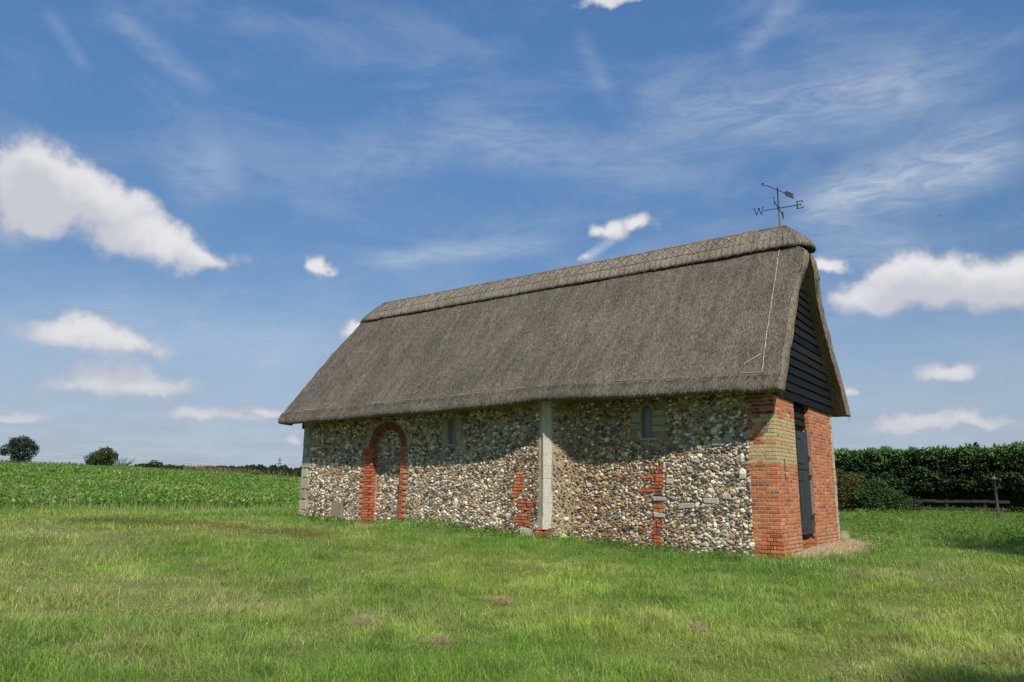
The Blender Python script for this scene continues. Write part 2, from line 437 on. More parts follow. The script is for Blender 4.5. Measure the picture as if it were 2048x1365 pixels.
def gz(x, y):
    x = np.asarray(x, float); y = np.asarray(y, float)
    sh = np.broadcast(x, y).shape
    X = np.clip(np.broadcast_to(x, sh).ravel(), -20, 32); Y = np.clip(np.broadcast_to(y, sh).ravel(), -30, 26)
    z = np.empty(len(X))
    for i in range(0, len(X), 40000):
        d = np.hypot(X[i:i + 40000, None] - _ctl[None, :, 0], Y[i:i + 40000, None] - _ctl[None, :, 1])
        z[i:i + 40000] = _phi(d) @ _w[:_n] + _w[_n] + _w[_n + 1] * X[i:i + 40000] + _w[_n + 2] * Y[i:i + 40000]
    z = z.reshape(sh)
    s = field_s(x, y)
    A = -np.degrees(np.arctan2(y - CAM[1], x - CAM[0]))
    r = np.hypot(x - CAM[0], y - CAM[1])
    el = np.interp(A, [-60, 0, 20.6, 29, 34, 39, 50, 65, 100, 150], [1.7, 1.7, 1.66, 1.50, 1.30, 1.05, .7, .3, .2, .2])
    a = (1.06 + 181 * np.tan(np.radians(el)) - 0.45) / 150
    far = np.maximum(s, 0); far = 150 * (1 - np.exp(-(np.minimum(far, 600) / 150) ** 3)) ** (1 / 3.) if False else np.where(far < 130, far, 130 + 20 * np.tanh((far - 130) / 20))
    zf = 0.45 + a * far
    wgt = ss(s, -4, 6) * ss(A, 75, 62) * (r < 5000)
    wgt = np.where((A < -60) | (A > 75), 0, wgt)
    z = z * (1 - wgt) + zf * wgt
    return z + 0.05 * (fbm(x * 0.55, y * 0.55, 3.3, 3) - 0.5) * ss(r, 2, 5) * (np.maximum(np.abs(y + 2) - 2.5, 0) > 0.2)


def lawn_colour(x, y):
    """turf colour by place: lush by the walls, dry and tawny in patches"""
    a = fbm(x * 0.28 + 9, y * 0.28, 1.5, 4); b = fbm(x * 1.1, y * 1.1, 7.5, 3)
    green = np.array([0.180, 0.300, 0.046]); yel = np.array([0.295, 0.375, 0.080]); tan = np.array([0.40, 0.355, 0.18]); lush = np.array([0.135, 0.285, 0.042])
    f = np.clip(ss(a, 0.38, 0.62) * .8 + .35 * ss(-x - y * .15, -2.0, 3.5) * ss(y, 1.5, 5), 0, 1)[..., None]; c = green * (1 - f) + yel * f
    dw = np.hypot(np.maximum(np.maximum(-x, x - 13.8), 0), np.maximum(np.maximum(y, -4.6 - y), 0))
    g = (ss(dw, 4.0, 0.5) * 0.75)[..., None]; c = c * (1 - g) + lush * g
    dry = np.clip(ss(b * 0.6 + a * 0.4, 0.56, 0.70) * 0.5 + .38 * ss(x, -.5, 3) * ss(y, 5.5, 8.5) * ss(a * .5 + b * .5, .34, .56), 0, .8)[..., None]; c = c * (1 - dry) + tan * dry
    # worn brown scar of rough grass on the left of the lawn
    ax_, ay_, bx_, by_ = 15.5, 5.3, 8.8, 3.6
    tt_ = np.clip(((x - ax_) * (bx_ - ax_) + (y - ay_) * (by_ - ay_)) / ((bx_ - ax_) ** 2 + (by_ - ay_) ** 2), 0, 1)
    u = ss(np.hypot(x - ax_ - tt_ * (bx_ - ax_), y - ay_ - tt_ * (by_ - ay_)) + 1.3 * (b - .5), 1.0, .15)
    br = np.array([0.16, 0.13, 0.05]); c = c * (1 - 0.65 * u[..., None]) + br * 0.65 * u[..., None]
    return c


HAY = [(1.87, 8.73, .13), (1.54, 6.74, .12), (0.69, 8.86, .10), (-1.07, 6.76, .10), (1.96, 5.52, .07)]


def dirt(x, y):
    """bare straw-strewn ground in front of the gable"""
    n_ = 0.9 * (fbm(x * 1.8, y * 1.8, 2.2, 4) - 0.5)
    d = np.hypot((x + 0.05) / 1.0, np.where(y > -2.4, (y + 2.4) / 2.9, (y + 2.4) / 3.4))
    return ss(d + n_, 1.02, 0.62)


def hay(x, y):
    h = 0
    for hx, hy, hr in HAY:
        h = np.maximum(h, .8 * ss(np.hypot(x - hx, (y - hy)) + 0.22 * (fbm(x * 7, y * 7, 1, 3) - 0.5), hr * 1.5, hr * 0.3))
    return h


def in_building(x, y, pad=0.0):
    return (x > -pad) & (x < 13.85 + pad) & (y < wall_d(x, 0.3) + pad) & (y > -4.52 - pad)


# side wall leans in and out along its length (y of the face at x)
_wx = [-1, 0, .55, 1.53, 2.3, 2.64, 3.5, 4.35, 4.58, 4.97, 5.32, 5.50, 5.83, 6.56, 8.1, 9, 10.4, 11.8, 13.7, 15]
_wd = [0, 0, 0, -.03, -.10, -.17, -.20, -.22, -.16,   .15, .20, .11, .0, -.11, -.14, -.14, -.10, -.08, -.03, -.03]
def wall_d(x, z): return np.interp(x, _wx, _wd) + 0.03 * (fbm(np.asarray(x) * 0.9, z, 4.4, 2) - 0.5) * ss(x, .5, 1.2) + 0.035 * ss(z, 0.9, 0.0)


rr = np.concatenate([[0.0], 0.6 * 1.0265 ** np.arange(331)]); na = 360
th = np.linspace(0, 2 * np.pi, na, endpoint=False)
gx = (CAM[0] + rr[1:, None] * np.cos(th)); gy = (CAM[1] + rr[1:, None] * np.sin(th))
gzv = gz(gx, gy)
lc = lawn_colour(gx, gy) * 0.55
sfld = field_s(gx, gy)
soil = np.array([0.075, 0.085, 0.03])
f_ = (ss(sfld, -1, 2) * (gy > -60 + 0 * gx))[..., None]
lc = lc * (1 - f_) + soil * f_
dd = dirt(gx, gy)[..., None]; lc = lc * (1 - dd) + np.array([0.46, 0.37, 0.25]) * dd
hh = hay(gx, gy)[..., None]; lc = lc * (1 - hh) + np.array([0.25, 0.23, 0.11]) * hh
mb = MB()
V = np.concatenate([[[CAM[0], CAM[1], float(gz(CAM[0], CAM[1]))]], np.stack([gx, gy, gzv], -1).reshape(-1, 3)])
C = np.concatenate([lc[0, :1], lc.reshape(-1, 3)])
i = np.arange(len(rr) - 2)[:, None] * na + 1; k = np.arange(na)[None]; k2 = (k + 1) % na
F = np.stack([i + k, i + na + k, i + na + k2, i + k2], -1).reshape(-1, 4)
F0 = np.stack([np.zeros(na, int), 1 + np.arange(na), 1 + (np.arange(na) + 1) % na], -1)
mb.add(V, [F, F0], C, 0, True)
tag(mb.build('ground', M_ground), kind='structure')

# ------------------------------------------------------------------ the chapel
chapel = empty('chapel', 'long flint rubble chapel with grey thatched roof and black boarded red brick gable', 'chapel')
L, WD = 13.85, 4.52
YC = -WD / 2
CH = 0.0727
TOP = 3.06
MORT = (0.47, 0.40, 0.29)

# openings of the side wall: (x0, x1, z0, z1, arch radius or 0, depth)
OPEN = [(9.96, 10.98, 0.2, 2.30, True, 0.17), (8.08, 8.33, 2.31, 2.95, False, 0.10), (2.63, 2.88, 2.28, 2.84, True, 0.10)]
def recess(x, z):
    r = np.zeros(np.broadcast(x, z).shape)
    for x0, x1, z0, z1, arch, dep in OPEN:
        m = (x > x0) & (x < x1) & (z > z0 - (0.6 if dep > .15 else 0)) & (z <= z1)
        if arch:
            xc = (x0 + x1) / 2; R_ = (x1 - x0) / 2; sq = 0.48 / R_ if dep > .15 else 1.0
            m = m | ((z > z1) & (((x - xc) / R_) ** 2 + ((z - z1) / (R_ * sq)) ** 2 < 1))
        r = np.where(m, dep, r)
    return r


# ---- brick helpers
def brick_col(kind):
    j = 1 + rng.normal(0, 0.13)
    if kind == 'buff': c = np.array([0.44, 0.335, 0.165]) * (1 + rng.normal(0, .07)); return np.clip(c + rng.normal(0, .012, 3), .05, .8)
    t = rng.random()
    if t < 0.60: c = np.array([0.44, 0.125, 0.05])
    elif t < 0.80: c = np.array([0.35, 0.095, 0.048])
    elif t < 0.955: c = np.array([0.50, 0.18, 0.075])
    else: c = np.array([0.19, 0.10, 0.085])
    if kind == 'dark' : c = np.array([0.17, 0.065, 0.05])
    return np.clip(c * j, 0.02, 0.8)


def brick(mb, P, N, U, Vv, w_, h_, kind='red', col=None):
    a = rng.normal(0, 0.012)
    U = np.asarray(U, float); Vv = np.asarray(Vv, float)
    U2 = U * math.cos(a) + Vv * math.sin(a); V2 = Vv * math.cos(a) - U * math.sin(a)
    slab(mb, np.asarray(P, float) + np.asarray(N, float) * rng.normal(0.001, 0.002), N, U2, V2, w_, h_, 0.05,
         brick_col(kind) if col is None else col, 0.006, 0, 0.0022)


# ---- side wall (mortar bed, flints, stones and bricks)
ST = MB()
nx, nz = 420, 115
xs = np.linspace(0.30, L - 0.02, nx); zs = np.linspace(-0.5, 3.35, nz)
GX, GZ = np.meshgrid(xs, zs, indexing='ij')
GY = wall_d(GX, GZ) - 0.022 - recess(GX, GZ) + 0.012 * (fbm(GX * 6, GZ * 6, 1, 2) - 0.5)
idx = np.arange(nx * nz).reshape(nx, nz)
F = np.stack([idx[:-1, :-1], idx[:-1, 1:], idx[1:, 1:], idx[1:, :-1]], -1).reshape(-1, 4)
ST.add(np.stack([GX, GY, GZ], -1).reshape(-1, 3), F, (1, 1, 1), 1, False)

# region masks where no flint goes: list of (x0,x1,z0,z1)
KEEP = [(-1, .53, -1, 4), (13.52, 15, -1, 4), (4.97, 5.33, -.2, 4), (7.82, 8.55, 2.24, 2.97), (2.32, 3.16, 2.2, 3.0)]
# bricked patches
PATCH = [(5.89, 6.03, 1.78, 1.84), (5.90, 6.10, 1.36, 1.58), (5.88, 6.22, 1.14, 1.36), (6.03, 6.23, .98, 1.14), (5.53, 6.03, .70, .92), (5.62, 6.08, .34, .62), (5.0, 5.36, .05, .33),
         (2.42, 2.56, 1.50, 1.66), (2.43, 2.66, 1.34, 1.50), (2.50, 2.90, 1.40, 1.47), (2.44, 2.60, 1.06, 1.34), (2.62, 3.04, 1.12, 1.20), (2.46, 2.62, .70, .88), (2.50, 2.66, .02, .56)]
BLOCK = [(2.32, 2.66, .93, 1.04), (1.72, 2.08, .80, .93), (1.20, 1.52, .92, 1.02), (1.72, 1.86, 1.50, 1.66), (0.60, .76, 1.36, 1.48), (.94, 1.10, .98, 1.08), (2.15, 2.34, 1.28, 1.42), (2.38, 2.66, .60, .70),
         (12.05, 12.52, .38, .80), (5.50, 5.92, .10, .30), (1.55, 1.74, 1.70, 1.78), (.86, 1.02, 2.10, 2.28), (1.05, 1.3, 2.02, 2.14), (6.9, 7.1, 2.35, 2.5), (5.75, 5.95, 2.5, 2.66), (6.6, 6.76, 2.62, 2.74)]
# brick rings/jambs around the blocked doorway
KEEP += [(9.72, 9.96, .1, 2.35), (10.98, 11.45, .1, 2.35)]
def masked(x, z, m=0.02):
    b = np.zeros(np.shape(x), bool)
    for a in KEEP + PATCH + BLOCK: b |= (x > a[0] - m) & (x < a[1] + m) & (z > a[2] - m) & (z < a[3] + m)
    d = np.hypot((x - 10.47) / 0.80, (z - 2.30) / 0.74); di = np.hypot((x - 10.47) / 0.47, (z - 2.30) / 0.44)
    b |= (z > 2.28) & (d < 1) & (di > 1)
    return b


N_Y = (0, 1, 0); UX = (1, 0, 0); VZ = (0, 0, 1)
def wallpt(x, z, off=0.0): return (x, float(wall_d(x, z)) - float(recess(np.array(x), np.array(z))) + off, z)


# bricks in patches
BR = MB()
for pi_, (x0, x1, z0, z1) in enumerate(PATCH):
    PB = MB()
    nrow = max(1, round((z1 - z0) / CH)); h = (z1 - z0) / nrow
    for r_ in range(nrow):
        zc = z0 + (r_ + .5) * h; x = x0 - rng.uniform(0, .05)
        while x < x1 - 0.02:
            wb = min(rng.choice([.11, .11, .21]), max(.06, x1 + rng.uniform(0, .05) - x))
            brick(PB, wallpt(x + wb / 2, zc, 0.012), N_Y, UX, VZ, wb - .012, h - .013, 'red'); x += wb
    PB.build('brick_patch', M_brick, chapel)
# doorway jambs, toothed: near side, then the far side with its lit reveal
for r_ in range(int((2.32 - .2) / CH)):
    zc = .2 + (r_ + .5) * CH
    wj = .22 if r_ % 2 else .12
    brick(BR, wallpt(9.96 - wj / 2, zc, 0.012), N_Y, UX, VZ, wj - .01, CH - .012)
    if r_ % 2: brick(BR, wallpt(9.96 - .22 - .03, zc, 0.005), N_Y, UX, VZ, .05, CH - .014)
    wj = rng.uniform(.40, .47) if r_ % 2 == 0 else rng.uniform(.28, .36)
    x = 10.98
    for wb in ([.11, .22, wj - .33] if r_ % 2 == 0 else [.22, wj - .22]):
        if wb > .04: brick(BR, wallpt(x + wb / 2, zc, 0.012), N_Y, UX, VZ, wb - .01, CH - .012)
        x += wb
    y0 = float(wall_d(10.98, zc))
    for q in ((.095, .165) if r_ % 2 else (.06, .14)):
        wbr = .1
        brick(BR, (10.950, y0 + .022 - q + .05, zc), (-1, 0, 0), N_Y, VZ, wbr, CH - .012)
for a in np.linspace(0.03, math.pi - 0.03, 31):
    for rad, hh_ in ((0.60, .215),):
        c_, s_ = math.cos(a), math.sin(a)
        rx, rz = (0.49 + .11), (0.47 + .11)
        px, pz = 10.47 + rx * c_, 2.30 + rz * s_
        nrm = np.array([c_ / rx, 0, s_ / rz]); nrm /= np.linalg.norm(nrm); tg = np.array([-nrm[2], 0, nrm[0]])
        y_ = float(wall_d(px, pz)) + .012
        slab(BR, (px, y_ - rng.uniform(0, .02), pz), N_Y, tg, nrm, .056, rng.uniform(.15, .205), .26, brick_col('dark') * 1.15, .005, 0, .005)  # ring coloured darker than the jambs: eave shade put into the brick colour
BR_arch = BR

# pale blocks
LM = MB()
def lime_col(): return np.clip(np.array([0.40, 0.355, 0.275]) * (1 + rng.normal(0, .10)) + rng.normal(0, .01, 3), .1, .8)
BLK = MB()
for j_, (x0, x1, z0, z1) in enumerate(BLOCK):
    c = lime_col() * (0.62 if j_ in (8,) else 0.92)
    if j_ == 8: c = np.array([.24, .185, .14])
    BLK = MB(); slab(BLK, wallpt((x0 + x1) / 2, (z0 + z1) / 2, 0.022), N_Y, UX, VZ, x1 - x0 - .01, z1 - z0 - .01, .08, c, .014, 0, .012); BLK.build('stone_block', M_lime, chapel)


# flints: dart throwing of ellipses, large first
def scatter(x0, x1, z0, z1, classes, inrec=False):
    cell = 0.12; grid = {}
    out = []
    for (a_lo, a_hi, tries) in classes:
        X = rng.uniform(x0, x1, tries); Z = rng.uniform(z0, z1, tries); A_ = rng.uniform(a_lo, a_hi, tries)
        B_ = A_ * rng.uniform(.52, .92, tries); TH = rng.normal(0, .30, tries)
        rec = recess(X, Z) > .01
        thin = (A_ < .04) & (fbm(X * 1.5, Z * 1.9, 6, 3) < .47) & (rng.random(tries) < .8)
        ok = ~thin & ~masked(X, Z, A_ * .45) & ~rec & ~(recess(X + A_ * .7, Z) > .15) & ~(recess(X - A_ * .7, Z) > .15)
        if inrec: ok = rec & (X > 9.9) & ~(recess(X + A_ * .6, Z) < .15) & ~(recess(X - A_ * .6, Z) < .15) & ~(recess(X, Z + A_ * .6) < .15)
        for x, z, a, b, t, o in zip(X, Z, A_, B_, TH, ok):
            if not o: continue
            ci, cj = int(x / cell), int(z / cell); bad = False
            for ii in range(ci - 1, ci + 2):
                for jj in range(cj - 1, cj + 2):
                    for (x2, z2, a2, b2) in grid.get((ii, jj), ()):
                        dx = x - x2; dz = z - z2
                        if (dx / (a + a2)) ** 2 + (dz / (b + b2)) ** 2 < 0.66: bad = True; break
                    if bad: break
                if bad: break
            if bad: continue
            grid.setdefault((ci, cj), []).append((x, z, a, b)); out.append((x, z, a, b, t))
    return out


CL = [(.070, .10, 160), (.050, .068, 2200), (.037, .050, 24000), (.025, .037, 100000), (.014, .023, 120000)]
stones = scatter(.5, 13.55, -.25, 3.1, CL)
stones_r = scatter(9.9, 11.0, 0, 2.9, [(.06, .08, 150), (.04, .06, 1500), (.025, .04, 3000)], True)


def ico(sub):
    import bmesh
    bm = bmesh.new(); bmesh.ops.create_icosphere(bm, subdivisions=sub, radius=1)
    V = np.array([v.co[:] for v in bm.verts]); F = np.array([[v.index for v in f.verts] for f in bm.faces]); bm.free(); return V, F


IV, IF = ico(2)
PROTO = []
for k_ in range(14):
    V = IV.copy()
    for _ in range(11):                                  # knapped facets
        d = rng.normal(size=3); d /= np.linalg.norm(d); c = rng.uniform(.50, .85)
        p = V @ d; V = V - np.where(p > c, (p - c) * .95, 0)[:, None] * d
    V *= (1.12 + 0.30 * (vnoise(V[:, 0] * 2 + k_ * 7, V[:, 1] * 2, V[:, 2] * 2) - .5))[:, None]
    PROTO.append(V)
PAL = np.array([(.52, .48, .41), (.40, .36, .30), (.30, .28, .26), (.17, .16, .155), (.085, .082, .085), (.34, .22, .12), (.27, .13, .065), (.40, .29, .16), (.42, .33, .22), (.60, .58, .53), (.36, .17, .08), (.22, .15, .10)])
W_R = np.array([.19, .12, .13, .14, .14, .04, .04, .05, .05, .15, .03, .05])
W_M = np.array([.08, .11, .09, .10, .11, .14, .07, .14, .14, .05, .04, .10])
W_L = np.array([.19, .15, .11, .12, .12, .06, .03, .09, .11, .10, .02, .06])
ns = 0
for grp_, inr in ((stones, False), (stones_r, True)):
    for (x, z, a, b, t) in grp_:
        wR = float(ss(x, 2.9, 1.6)); wM = float(ss(x, 7.2, 5.0)) * (1 - wR)
        p = W_R * wR + W_M * wM + W_L * (1 - wR - wM); p /= p.sum()
        c = np.array([1.13, 1.03, 0.87]) * PAL[min(11, int(np.searchsorted(np.cumsum(p), rng.random())))] * (1 + rng.normal(0, .16)) + rng.normal(0, .006, 3)
        c = c * np.clip(c.mean() / .30, .25, 1.6) ** .35 * .95
        dp = b * rng.uniform(.6, .95)
        V = PROTO[rng.integers(14)] * np.array([a, dp, b]) * 0.97
        if rng.random() < .5: V = V * np.array([-1, 1, -1])
        ct, st_ = math.cos(t), math.sin(t)
        Vx = V[:, 0] * ct - V[:, 2] * st_; Vz = V[:, 0] * st_ + V[:, 2] * ct
        y = float(wall_d(x, z)) - (0.17 if inr else 0) - dp * rng.uniform(.2, .55)
        ST.add(np.stack([Vx + x, V[:, 1] + y, Vz + z], 1), IF, np.clip(c, .03, .75), 0, False); ns += 1
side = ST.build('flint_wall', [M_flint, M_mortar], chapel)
BR.build('doorway_arch', M_brick, chapel)['label'] = 'red brick arch and jambs round the blocked doorway'


# carved stone strip of the buttress
z = 0.30
while z < 3.2:
    h = rng.uniform(.17, .34); lean = 0.03 * ss(z, 1.2, 0.2)
    y = 0.205 + .035 * ss(z, .9, 0) + rng.normal(0, .004)
    wl = rng.uniform(.12, .15) + .03 * float(ss(z, 2.4, 1.2)) + (.10 * ss(z, 1.4, .4)) * rng.uniform(.3, 1); wr = rng.uniform(.13, .155)
    c = np.array([.46, .42, .335]) * (1 + rng.normal(0, .035))
    xc = 5.145
    V = [(xc + wl, y - .05, z), (xc + .02, y + .035, z), (xc - wr, y - .075, z), (xc - wr - .02, y - .26, z), (xc + wl, y - .26, z)]
    V = np.array(V + [(a, b, z + h - .003) for a, b, _ in V]) + rng.normal(0, .002, (10, 3))
    LM.add(V, [np.array([[0, 5, 6, 1], [1, 6, 7, 2], [2, 7, 8, 3], [4, 9, 5, 0], [5, 9, 8, 7]][0:4]), np.array([[5, 9, 8, 7, 6]])], c)
    z += h
LM.build('buttress', M_lime, chapel)['label'] = 'pale dressed stone edge of the shallow buttress'

# far corner quoins
QN = MB(); z = .28; k_ = 0
while z < 3.15:
    h = rng.uniform(.24, .34); wq = .36 if k_ % 2 else .26
    c = lime_col() * .92
    slab(QN, (13.85 - wq / 2, float(wall_d(13.7, z)) + .02, z + h / 2), N_Y, UX, VZ, wq * rng.uniform(.75, 1.05), h - .018, .1, c, .018, 0, .016)
    slab(QN, (13.852, float(wall_d(13.7, z)) - .13, z + h / 2), (1, 0, 0), N_Y, VZ, .29, h - .012, .1, c, .012, 0, .004)
    z += h; k_ += 1
QN.build('corner_stones', M_lime, chapel)['label'] = 'pale squared corner stones at the far end of the flint wall'

# windows
def window(x0, x1, z0, z1, arch, blocks, label):
    m = MB(); y = float(wall_d((x0 + x1) / 2, z0)) - .085
    pts = [(x1, z0), (x0, z0)]
    if arch:
        xc = (x0 + x1) / 2; R_ = (x1 - x0) / 2
        pts += [(xc - R_ * math.cos(a), z1 + R_ * math.sin(a)) for a in np.linspace(0, math.pi, 13)]
    else: pts += [(x0, z1), (x1, z1)]
    P = np.array([(a, y, b) for a, b in pts]); n_ = len(P)
    P2 = P - np.array([0, .02, 0])
    m.add(np.concatenate([P, P2]), [np.array([list(range(n_))[::-1]]), np.array([[i_, (i_ + 1) % n_, n_ + (i_ + 1) % n_, n_ + i_] for i_ in range(n_)])])
    wnd = m.build('window', M_glass, chapel); wnd['label'] = label
    s_ = MB()
    for (a, b, c_, d_, o_) in blocks:
        xm, zm = (a + b) / 2, (c_ + d_) / 2
        slab(s_, (xm, float(wall_d(xm, zm)) + o_, zm), N_Y, UX, VZ, b - a - .02, d_ - c_ - .016, .11, lime_col() * .76, .014, 0, .012)
    if arch:
        xc = (x0 + x1) / 2; R_ = (x1 - x0) / 2 + .035
        for a in np.linspace(.25, math.pi - .25, 7):
            nrm = np.array([-math.cos(a), 0, math.sin(a)]); tg = np.array([-nrm[2], 0, nrm[0]])
            pc = np.array([xc, y + .11, z1]) + nrm * R_
            slab(s_, pc, N_Y, tg, nrm, .075, .075, .10, lime_col() * .72, .008, 0, .003)
    fr = s_.build('window_surround', M_lime, wnd)


window(8.08, 8.33, 2.31, 2.95, False, [(8.33, 8.53, 2.62, 2.96, .012), (8.33, 8.50, 2.36, 2.62, .010), (7.84, 8.08, 2.66, 2.96, .012), (7.90, 8.08, 2.40, 2.66, .010), (8.0, 8.36, 2.23, 2.31, .02)],
       'narrow square-headed slit window with grey pane')
window(2.63, 2.88, 2.28, 2.84, True, [(2.89, 3.15, 2.60, 2.84, .015), (2.89, 3.18, 2.44, 2.60, .012), (2.89, 3.02, 2.26, 2.44, .014), (2.34, 2.625, 2.72, 2.86, .012), (2.30, 2.625, 2.52, 2.72, .015), (2.36, 2.625, 2.36, 2.52, .012), (2.52, 2.96, 2.19, 2.275, .022)],
       'round-headed lancet window with dark leaded pane')

# ---- gable end: brick piers, seen from the front (x = 0), and the brick return on the long side
GB = MB(); BED = MB()
for (y0, y1) in ((-1.335, 0.0), (-4.50, -2.49)):
    box(BED, (0.005, y0, -.5), (0.40, y1 - (.005 if y1 == 0 else 0), TOP), MORT)
box(BED, (0.008, -.30, -.5), (.56, -.006, TOP + .1), MORT)
box(BED, (0.30, -2.6, -.5), (0.41, -1.2, .20), MORT); box(BED, (0.25, -1.335, 2.5), (0.40, -2.49, 3.3), (.05, .05, .05))
XN = (-1, 0, 0); UYm = (0, 1, 0)
def side_kind(zc, x):
    e = 0.05 * math.sin(x * 23)
    if 1.69 < zc < 2.62 + (0.0 if x < .3 else -.1):
        if x > .26 and rng.random() < .42: return 'red'
        return 'buff' if rng.random() < .9 else 'red'
    if zc > 2.62: return 'dark' if rng.random() < .5 else 'red'
    return 'red'
nc = int(TOP / CH)
for r_ in range(-4, nc):
    zc = (r_ + .5) * CH
    ln = .55 + rng.uniform(-.04, .05)
    if r_ % 2 == 0: ws = [.225, .225, ln - .45]
    else: ws = [.112, .055, .112, .112, ln - .391]
    x = 0.0
    flare = .05 * float(ss(zc, .55, 0.0))
    for wb in ws:
        if wb > .04: brick(GB, (x + wb / 2 - (flare if x == 0 else 0) * .5, 0.0 + flare * .6, zc), N_Y, UX, VZ, wb - .013 + (flare if x == 0 else 0), CH - .015, side_kind(zc, x + wb / 2))
        x += wb
    # gable face piers
    for (ya, yb, far_) in ((0.0, -1.335, False), (-2.49, -4.34, True)):
        y = ya; first = True
        while y > yb + .02:
            if r_ % 2 == 0: wb = .112
            else: wb = .225 if not (first and False) else .112
            if first and r_ % 2 == 0: wb = .112
            wb = min(wb, y - yb)
            if far_ and y - wb - yb < .05: wb = y - yb + rng.uniform(-.03, .08)
            if wb > .045:
                k__ = 'red'
                if not far_:
                    if 1.69 < zc < 2.62 + .10 * math.sin(y * 5) - .1 * (y < -.9): k__ = 'buff' if rng.random() < .94 else 'red'
                c_ = brick_col(k__)
                if k__ == 'red':
                    c_ = c_ * np.array([1.08, 1.15, 1.15])
                    smear = .45 * float(ss(zc, .6, .05)) + .25 * (rng.random() < .2); c_ = c_ * (1 - smear) + np.array([.42, .29, .18]) * smear
                brick(GB, (-flare * .3, y - wb / 2, zc), XN, UYm, VZ, wb - .013, CH - .015, k__, c_)
            y -= wb; first = False
    brick(GB, (.06, -2.484, zc), (0, 1, 0), (1, 0, 0), VZ, .11, CH - .015, 'red', brick_col('red') * .8)
gable = GB.build('brick_gable', M_brick, chapel)
gable['label'] = 'red brick gable piers with a band of buff brick at the near corner'
BED.build('mortar_bed', M_mortar, gable)
# pale stones down the far edge of the gable
EQ = MB(); z = -.1
while z < 3.05:
    h = rng.uniform(.16, .36)
    slab(EQ, (-.004, -4.43 - rng.uniform(-.02, .01), z + h / 2), XN, UYm, VZ, rng.uniform(.14, .24), h - .012, .2, lime_col(), .012, 0, .01); z += h
EQ.build('edge_stones', M_lime, chapel)
# rest of the shell, out of sight
SH = MB(); box(SH, (.42, -4.50, -.5), (13.80, -4.2, 3.2), MORT); box(SH, (13.55, -4.20, -.5), (13.82, -.15, 3.2), MORT)
box(SH, (13.55, -4.1, 3.2), (13.75, -.4, 3.6), MORT)
SH.build('rear_wall', M_mortar, chapel)

# weatherboarding
WB = MB(); zb = 2.985; step = .19
tarc = lambda: np.array([.0105, .0105, .0112]) * rng.uniform(.7, 1.4)
def half_w(z): return max(0.03, (6.36 - z) / 1.31 + .10)
kb = 0
while zb < 6.25:
    hw = min(half_w(zb + .1), 2.30); n_ = 14
    ys = np.linspace(-hw, hw, n_) + YC
    wob = 0.022 * (fbm(ys * 1.1, kb * 3.7, 2, 2) - .5); c = tarc()
    zl = zb + wob; zu = zb + step + .05 + wob * .6
    x_o = -.048 + 0.012 * (fbm(ys * 2, kb, 9, 2) - .5)
    rows = [np.stack([np.full(n_, .02), ys, zl], 1), np.stack([x_o, ys, zl], 1), np.stack([x_o + .006, ys, zl + .015], 1), np.stack([np.full(n_, -.008), ys, zu], 1), np.stack([np.full(n_, .02), ys, zu], 1)]
    V = np.concatenate(rows); q = np.arange(n_ - 1)
    Fb = np.concatenate([np.stack([r_ * n_ + q, r_ * n_ + q + 1, (r_ + 1) * n_ + q + 1, (r_ + 1) * n_ + q], 1) for r_ in range(4)])
    WB.add(V, Fb, c * rng.uniform(.8, 1.2)); zb += step; kb += 1
wbo = WB.build('weatherboarding', M_tarred, chapel); wbo['label'] = 'black lapped boards filling the gable triangle'
HB = MB()
for q in range(3):
    z0 = 2.545 + q * .15; c = tarc()
    V = np.array([(.08, -2.485, z0), (.08, -1.345, z0), (.085, -1.345, z0 + .02), (.085, -2.485, z0 + .02), (.11, -2.485, z0 + .19), (.11, -1.345, z0 + .19), (.13, -2.485, z0), (.13, -1.345, z0)])
    HB.add(V, np.array([[0, 1, 2, 3], [3, 2, 5, 4], [6, 7, 1, 0]]), c)
HB.build('door_head_boards', M_tarred, chapel)

# door: upper and lower leaf of vertical planks, ledges, strap hinges, pale frame edge
DR = MB(); y = -1.385
while y > -2.45:
    wb = min(rng.uniform(.14, .19), y + 2.45); c = np.array([.030, .031, .035]) * rng.uniform(.7, 1.35)
    for (z0, z1) in ((.29, 1.60), (1.615, 2.42)):
        slab(DR, (.065 + rng.normal(0, .003), y - wb / 2, (z0 + z1) / 2), XN, UYm, VZ, wb - .006, z1 - z0, .04, c, .006, 0, .001)
    y -= wb
door = DR.build('door', M_door, chapel); door['label'] = 'black tarred plank door in two leaves'
for zc in (.42, 1.42, 1.78, 2.3):
    m = MB(); slab(m, (.047, -1.70, zc), XN, UYm, VZ, .46, .085, .018, (.035, .036, .042), .006); m.build('ledge', M_door, door)
for zc in (.62, 1.47, 1.86):
    m = MB(); slab(m, (.051, -2.40, zc), XN, UYm, VZ, .12, .05, .012, (.02, .02, .022), .004)
    tube(m, [(.042, -2.452, zc - .05), (.042, -2.452, zc + .05)], .014, 8, (.02, .02, .022)); m.build('hinge', M_iron, door)
m = MB(); tube(m, [(.042, -2.45, .32), (.036, -2.46, .70)], .012, 6, (.03, .03, .03)); m.build('bolt', M_iron, door)
m = MB(); slab(m, (.030, -2.468, 1.38), XN, UYm, VZ, .020, 2.3, .05, (.20, .18, .15), .004)
slab(m, (.10, -1.360, 1.38), XN, UYm, VZ, .035, 2.3, .05, (.06, .06, .065), .004); m.build('door_frame', M_wood, chapel)
m = MB()
for j_ in range(5): brick(m, (.06, -1.45 - j_ * .225, .14), XN, UYm, VZ, .21, .068, 'red', brick_col('red') * .75)
for j_ in range(5): brick(m, (.03, -1.40 - j_ * .225, .06), XN, UYm, VZ, .21, .068, 'red', brick_col('red') * .75)
box(m, (.08, -2.6, -.3), (.35, -1.25, .165), (.33, .26, .19)); m.build('door_sill', M_brick, chapel)
